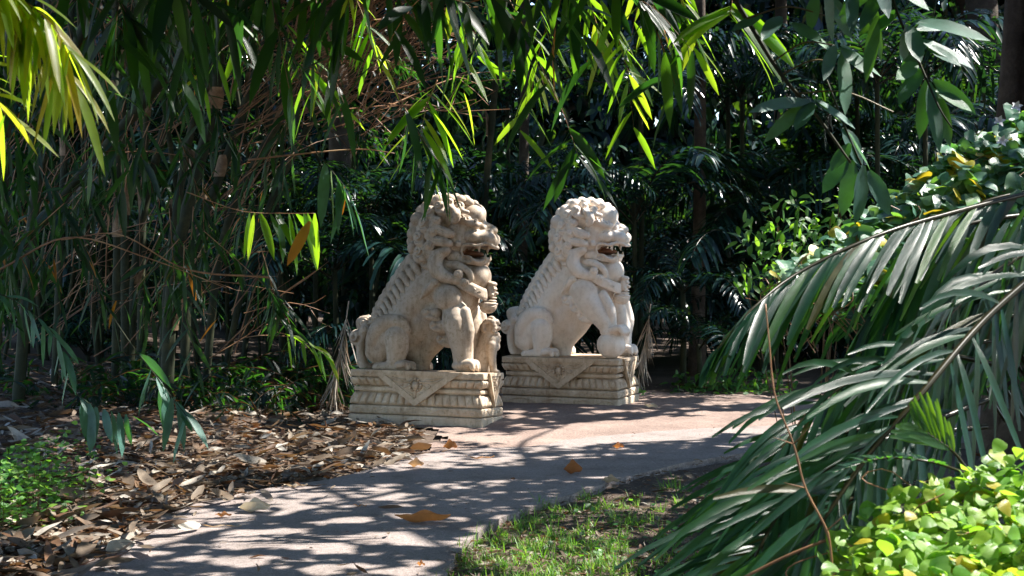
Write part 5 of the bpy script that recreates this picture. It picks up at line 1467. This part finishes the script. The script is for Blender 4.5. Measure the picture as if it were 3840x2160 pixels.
# low leafy bushes left of the mound
def bush(name, label, px, py, D, rx, rz, n, L, Wd, tint, mat='ivy_leaf', prof='ovate'):
    c = np.array(at(px, py, D)); o = np.array((c[0], c[1], 0)); root = empty(name, tuple(o)); tag(root, label, 'bush')
    p = unit(rng.normal(0, 1, (n, 3))) * (rng.random((n, 1)) ** .35) * (rx, rx * .7, rz) + (0, 0, c[2]); p[:, 2] = np.maximum(p[:, 2], .02)
    lb = LB(); lb.leaves(p, unit(rng.normal(0, .8, (n, 3)) + (0, -.2, 0)), rng.normal(0, .35, (n, 3)) + (0, -.4, .9), rng.uniform(.6, 1.1, n) * L, Wd, rng.uniform(0, .5, n), prof, .15, rng.uniform(*tint, n))
    for k in range(14):
        i = rng.integers(0, n); lb.tube([(p[i][0] * .2, p[i][1] * .2, -.02), p[i] * (.6, .6, .5), p[i]], .004, 3, .95)
    link('foliage', lb.mesh('foliage'), root, M[mat]); return root
bush('leafy_bush', 'light green bush with small pointed leaves left of the vine mound', 3040, 960, 9.5, .55, .42, 520, .11, .032, (0, .55))
bush('leafy_bush', 'low green bush at the back edge of the gravel', 2750, 1440, 18.2, .9, .20, 300, .12, .05, (0, .3))
# ------------------------------------------------------------------ bright ivy in the lower right corner
def dome(u, v):
    px = 3130 + 800 * u
    top = np.interp(px, [3130, 3250, 3400, 3600, 3750, 3840, 3950], [2060, 1960, 1870, 1800, 1740, 1725, 1715])
    py = top + v ** .9 * 560
    D = 4.6 - .75 * v
    return np.stack([(px - 1920) / FPX * D, D, EYE + (950 - py) / FPX * D], 1)
ivy('ivy_bush', 'sunlit yellow green ivy filling the lower right corner', 'bush', dome, 1700, .060, (.42, .80), stems=70, yellow=.04, nrm_bias=(0, -.35, .9), jit=.42)
# ------------------------------------------------------------------ green seedlings at the lower left, low weeds, grass
def patch(name, label, cat, cx, cy, rx, ry, n, hmax, L, Wd, tint, mat='ivy_leaf', kind=None):
    x = rng.normal(cx, rx, n); y = rng.normal(cy, ry, n); h = rng.random(n) ** .8 * hmax * np.exp(-((x - cx) / rx) ** 2 * .3)
    lb = LB(); a = rng.uniform(0, 6.28, n)
    lb.leaves(np.stack([x, y, gz(x, y) + h + .01], 1), np.stack([np.cos(a), np.sin(a), rng.normal(.1, .3, n)], 1), rng.normal(0, .35, (n, 3)) + (0, -.25, 1), rng.uniform(.6, 1.1, n) * L, Wd, rng.uniform(0, .3, n), 'ovate', .15, rng.uniform(*tint, n))
    for k in range(n // 14):
        i = rng.integers(0, n); lb.tube([(x[i], y[i], gz(x[i], y[i]) - .02), (x[i] + .01, y[i], gz(x[i], y[i]) + h[i] + .02)], .002, 3, .95)
    o = link(name, lb.mesh(name), None, M[mat]); tag(o, label, cat, kind=kind)
    return o
p = gr(30, 1950); patch('seedlings', 'green seedlings with small oval leaves at the lower left', 'seedlings', p.x, p.y, .22, .6, 1500, .42, .055, .034, (.1, .6), kind='stuff')
p = gr(2450, 2030); patch('ground_cover', 'small blue green weeds in the soil beside the path', 'weeds', p.x, p.y, .5, .6, 190, .04, .05, .032, (0, .3), 'ivy_leaf', kind='stuff')
p = gr(2560, 1488); patch('ground_cover', 'scattered weeds at the far edge of the gravel', 'weeds', p.x, p.y + .3, 1.2, .2, 110, .06, .10, .05, (0, .3), kind='stuff')
# grass tufts
lb = LB(); tuf = []
for k in range(900):
    px = rng.uniform(1500, 2750); py = rng.uniform(1800, 2300); p = gr(px, py)
    if inside(path_poly, np.array([p.x + rng.uniform(0, .06)]), np.array([p.y]))[0]: continue
    if rng.random() > (1.0 if py > 1880 and px < 2400 else .3): continue
    tuf.append((p.x, p.y))
for x, y in tuf:
    n = rng.integers(5, 17); a = rng.uniform(0, 6.28, n); e = rng.uniform(.5, 1.45, n); hgt = rng.uniform(.05, .17)
    bx = x + rng.normal(0, .02, n); by = y + rng.normal(0, .02, n)
    lb.leaves(np.stack([bx, by, gz(bx, by)], 1), np.stack([np.cos(a) * np.cos(e), np.sin(a) * np.cos(e), np.sin(e)], 1), np.stack([-np.cos(a), -np.sin(a), np.ones(n)], 1), hgt * rng.uniform(.5, 1.3, n), .0065, rng.uniform(.1, .9, n), 'blade', .2, rng.uniform(.1, .8, n))
n = 2600; pts = []
while len(pts) < n:
    px, py = rng.normal(2000, 260), rng.uniform(1900, 2300); p = gr(px, py)
    if not inside(path_poly, np.array([p.x]), np.array([p.y]))[0]: pts.append((p.x, p.y))
pts = np.array(pts); a = rng.uniform(0, 6.28, n); e = rng.uniform(.3, 1.4, n)
lb.leaves(np.stack([pts[:, 0], pts[:, 1], gz(pts[:, 0], pts[:, 1])], 1), np.stack([np.cos(a) * np.cos(e), np.sin(a) * np.cos(e), np.sin(e)], 1), (0, -.3, 1), rng.uniform(.02, .07, n), .005, .4, 'blade', .2, rng.uniform(0, .6, n))
o = link('grass', lb.mesh('grass'), None, M['grass']); tag(o, 'thin green grass along the right edge of the path', 'grass', kind='stuff')

# ------------------------------------------------------------------ leaf litter
def litter(name, label, n, region, size, tint, lift=.03):
    lb = LB(); P = []
    while len(P) < n:
        m_ = 4000; px = rng.uniform(region[0], region[1], m_); py = region[2] + (region[3] - region[2]) * rng.random(m_) ** .8
        t_ = EYE / ((py - HORIZON) / FPX * (1 + 0)); x = (px - 1920) / FPX * t_; y = t_
        ok = ~inside(path_poly, x, y) & ~inside(gp, x, y) | (rng.random(m_) < .004)
        near_edge = (((x[:, None] - pl[None, :, 0]) ** 2 + (y[:, None] - pl[None, :, 1]) ** 2).min(1) < .2 ** 2) & (rng.random(m_) < .12); ok |= near_edge & ~inside(gp, x, y)
        # not inside the pedestals
        for Fm in (F_LEFT, F_RIGHT):
            iv = np.array(Fm.inverted()); lx = iv[0, 0] * x + iv[0, 1] * y + iv[0, 3]; ly = iv[1, 0] * x + iv[1, 1] * y + iv[1, 3]
            ok &= ~((abs(lx) < PL / 2 + .04) & (abs(ly) < PS / 2 + .04))
        P += list(zip(x[ok], y[ok]))
    P = np.array(P[:n]); a = rng.uniform(0, 6.28, n); L = rng.uniform(*size, n) * (.6 + .6 * rng.random(n) ** 3)
    d = np.stack([np.cos(a), np.sin(a), rng.normal(.02, .16, n)], 1)
    z = np.where(inside(path_poly, P[:, 0], P[:, 1]), PZ + .004, gz(P[:, 0], P[:, 1])) + rng.random(n) * lift + .008
    lb.leaves(np.stack([P[:, 0], P[:, 1], z], 1), d, rng.normal(0, .45, (n, 3)) + (0, 0, 1), L, L * rng.uniform(.12, .32, n), rng.normal(0, .14, n), 'lance', rng.normal(.3, .3), rng.beta(1.4, 1.6, n) * (tint[1] - tint[0]) + tint[0], .12)
    o = link(name, lb.mesh(name), None, M['dry_leaf']); tag(o, label, 'leaf litter', kind='stuff')
litter('leaf_litter', 'deep brown and grey bamboo leaf litter left of the path', 12500, (-500, 1560, 1420, 2300), (.05, .30), (0, 1), .06)
litter('leaf_litter', 'fine crumbled leaf litter in the soil', 14000, (-500, 3000, 1440, 2330), (.02, .08), (0, .9), .015)
litter('leaf_litter', 'scattered dry leaves on the soil at the right and the back', 500, (1700, 3900, 1440, 2250), (.08, .2), (0, 1), .02)
# single fallen leaves on the path
M['fallen_leaf'] = leaf_mat('fallen_leaf', [(0, (.20, .07, .03)), (.22, (.50, .20, .07)), (.5, (.38, .24, .14)), (1, (.72, .66, .56))], [(0, (.5, .15, .04)), (.25, (.8, .35, .08)), (1, (.6, .5, .3))], .25, .5, .35)
def fallen(label, px, py, Lp, wp, az, tint, curl=.6, roll=.3, bow=.35):
    p = gr(px, py, PZ); D = p.y; L = Lp * D / FPX; w = wp; n = 14; k = 7
    s = np.linspace(-1, 1, n)[:, None]; t_ = np.linspace(-1, 1, k)[None]
    hw = w / 2 * np.clip(1 - np.abs(s) ** 1.9, 0.02, 1) * (1 + .05 * np.sin(s * 7 + 1))
    x = s * L / 2 * np.ones_like(t_); y = hw * t_ * (1 - .25 * t_ ** 2); z = .012 + bow * L * .22 * np.abs(s) ** 3 + curl * hw * (t_ ** 2) * 1.2 + .006 * np.sin(s * 6 + t_) + roll * hw * t_ * s * .6 + .004
    y = y + .05 * L * s ** 2
    me = mesh_np('fallen_leaf', np.stack([x, y, z - z.min() + .003], -1).reshape(-1, 3), sheet_grid(n, k), True, np.full((n - 1) * (k - 1), tint), np.stack([np.broadcast_to((t_ + 1) / 2, (n, k)), np.broadcast_to((s + 1) / 2, (n, k))], -1).reshape(-1, 2))
    o = link('fallen_leaf', me, None, M['fallen_leaf']); o.location = (p.x, p.y, PZ); o.rotation_euler = (0, 0, az); tag(o, label, 'leaf', 'dead leaves lying on the path')
lb = LB(); n = 260; x = rng.uniform(-3, 2.4, n); y = 6.8 + 8 * rng.random(n); ok = inside(path_poly, x, y); x = x[ok]; y = y[ok]; n = len(x); a = rng.uniform(0, 6.28, n)
lb.leaves(np.stack([x, y, np.full(n, PZ + .006)], 1), np.stack([np.cos(a), np.sin(a), 0 * a], 1), rng.normal(0, .25, (n, 3)) + (0, 0, 1), rng.uniform(.01, .05, n), .009, 0, 'lance', .3, rng.uniform(0, 1, n))
o = link('path_debris', lb.mesh('path_debris'), None, M['dry_leaf']); tag(o, 'tiny leaf crumbs and twigs scattered on the path', 'debris', kind='stuff')
fallen('large curled orange brown leaf in the middle of the path', 1585, 1962, 212, .11, .05, .22, .9, .2, .5)
fallen('pale cream curled leaf with an orange end left of the path centre', 955, 1922, 120, .13, .35, .93, .9, .8, .6)
fallen('upturned orange brown leaf on the far part of the path', 2150, 1778, 75, .12, .3, .12, 1.2, .9, .9)
fallen('small dark curled leaf on the path near the litter', 1560, 1752, 60, .10, .2, .55, .9, .5, .6)
fallen('flat grey leaf at the litter edge of the path', 1110, 1828, 90, .05, .3, .8, .4, .3)
fallen('tiny brown and white leaf at the bottom of the path', 1578, 2125, 32, .04, .1, .3, .8, .6)
fallen('thin straw coloured blade on the left of the path', 820, 1978, 170, .018, -.05, .65, .2, .1, .05)
fallen('small bent leaf beside the pale curled one', 838, 1940, 60, .05, .2, .3, .7, .5)
fallen('narrow orange sliver in the sunlight left of the large leaf', 1350, 1902, 50, .02, -.1, .3, .3, .2)
fallen('small dark leaf on the sunny far edge of the path', 2320, 1682, 50, .07, .4, .15, .9, .5)
fallen('curled leaf at the right edge of the path by the soil', 2290, 1812, 70, .08, .1, .7, .9, .5)
fallen('short dark twig like leaf in the centre far part of the path', 1800, 1722, 110, .025, .1, .4, .5, .3)
fallen('little pale leaf on the gravel right of the far pedestal', 2440, 1530, 55, .10, -.5, .95, .6, .5)
fallen('rolled brown leaf at the edge of the sunlit gravel', 1690, 1685, 60, .10, .5, .2, 1.1, .5)
# big dry sheaths, orange, left of the near pedestal
for px, py, lab, az in ((1000, 1440, 'upright orange bamboo sheath left of the near pedestal', .2), (990, 1510, 'broad orange bamboo sheath lying against the upright one', 1.2)):
    p = gr(px, 1520); c = np.array((p.x, p.y - .2, gz(p.x, p.y)))
    lb = LB(); lb.leaves((0, 0, .0), (.25 if az < 1 else -.5, 0, 1 if az < 1 else .6), (.3, -1, .1), .42 if az < 1 else .3, .13, .1, 'ovate', .4, .1)
    o = link('bamboo_sheath', lb.mesh('bamboo_sheath'), None, M['dry_leaf']); o.location = tuple(c + (az * .1, az * .1, 0)); tag(o, lab, 'sheath')
# pale dead palm fronds hanging beside the pedestals
for px, py, D, l, lab in ((1290, 1290, 15.3, .55, 'pale grey dead palm frond hanging left of the near pedestal'), (2425, 1280, 17.6, .55, 'pale dead palm frond hanging right of the far pedestal')):
    a = np.array(at(px, py, D)); root = empty('dead_frond', tuple(a)); tag(root, lab, 'dead frond', 'dead hanging palm fronds')
    lb = LB(); P = spline([(0.05, 0, .45), (0, 0, .1), (-.05, 0, -.15), (-.10, 0, -.45)], 20); lb.tube(P, .006, 4, .9)
    n = 46; i = rng.integers(3, 20, n)
    lb.leaves(P[i], unit(np.stack([rng.normal(0, .35, n), rng.normal(0, .25, n), np.full(n, -1.)], 1)), rng.normal(0, 1, (n, 3)) + (0, -1, 0), rng.uniform(.25, .45, n), .016, .1, 'lance', .4, rng.uniform(.7, 1, n))
    link('foliage', lb.mesh('foliage'), root, M['dry_leaf'])
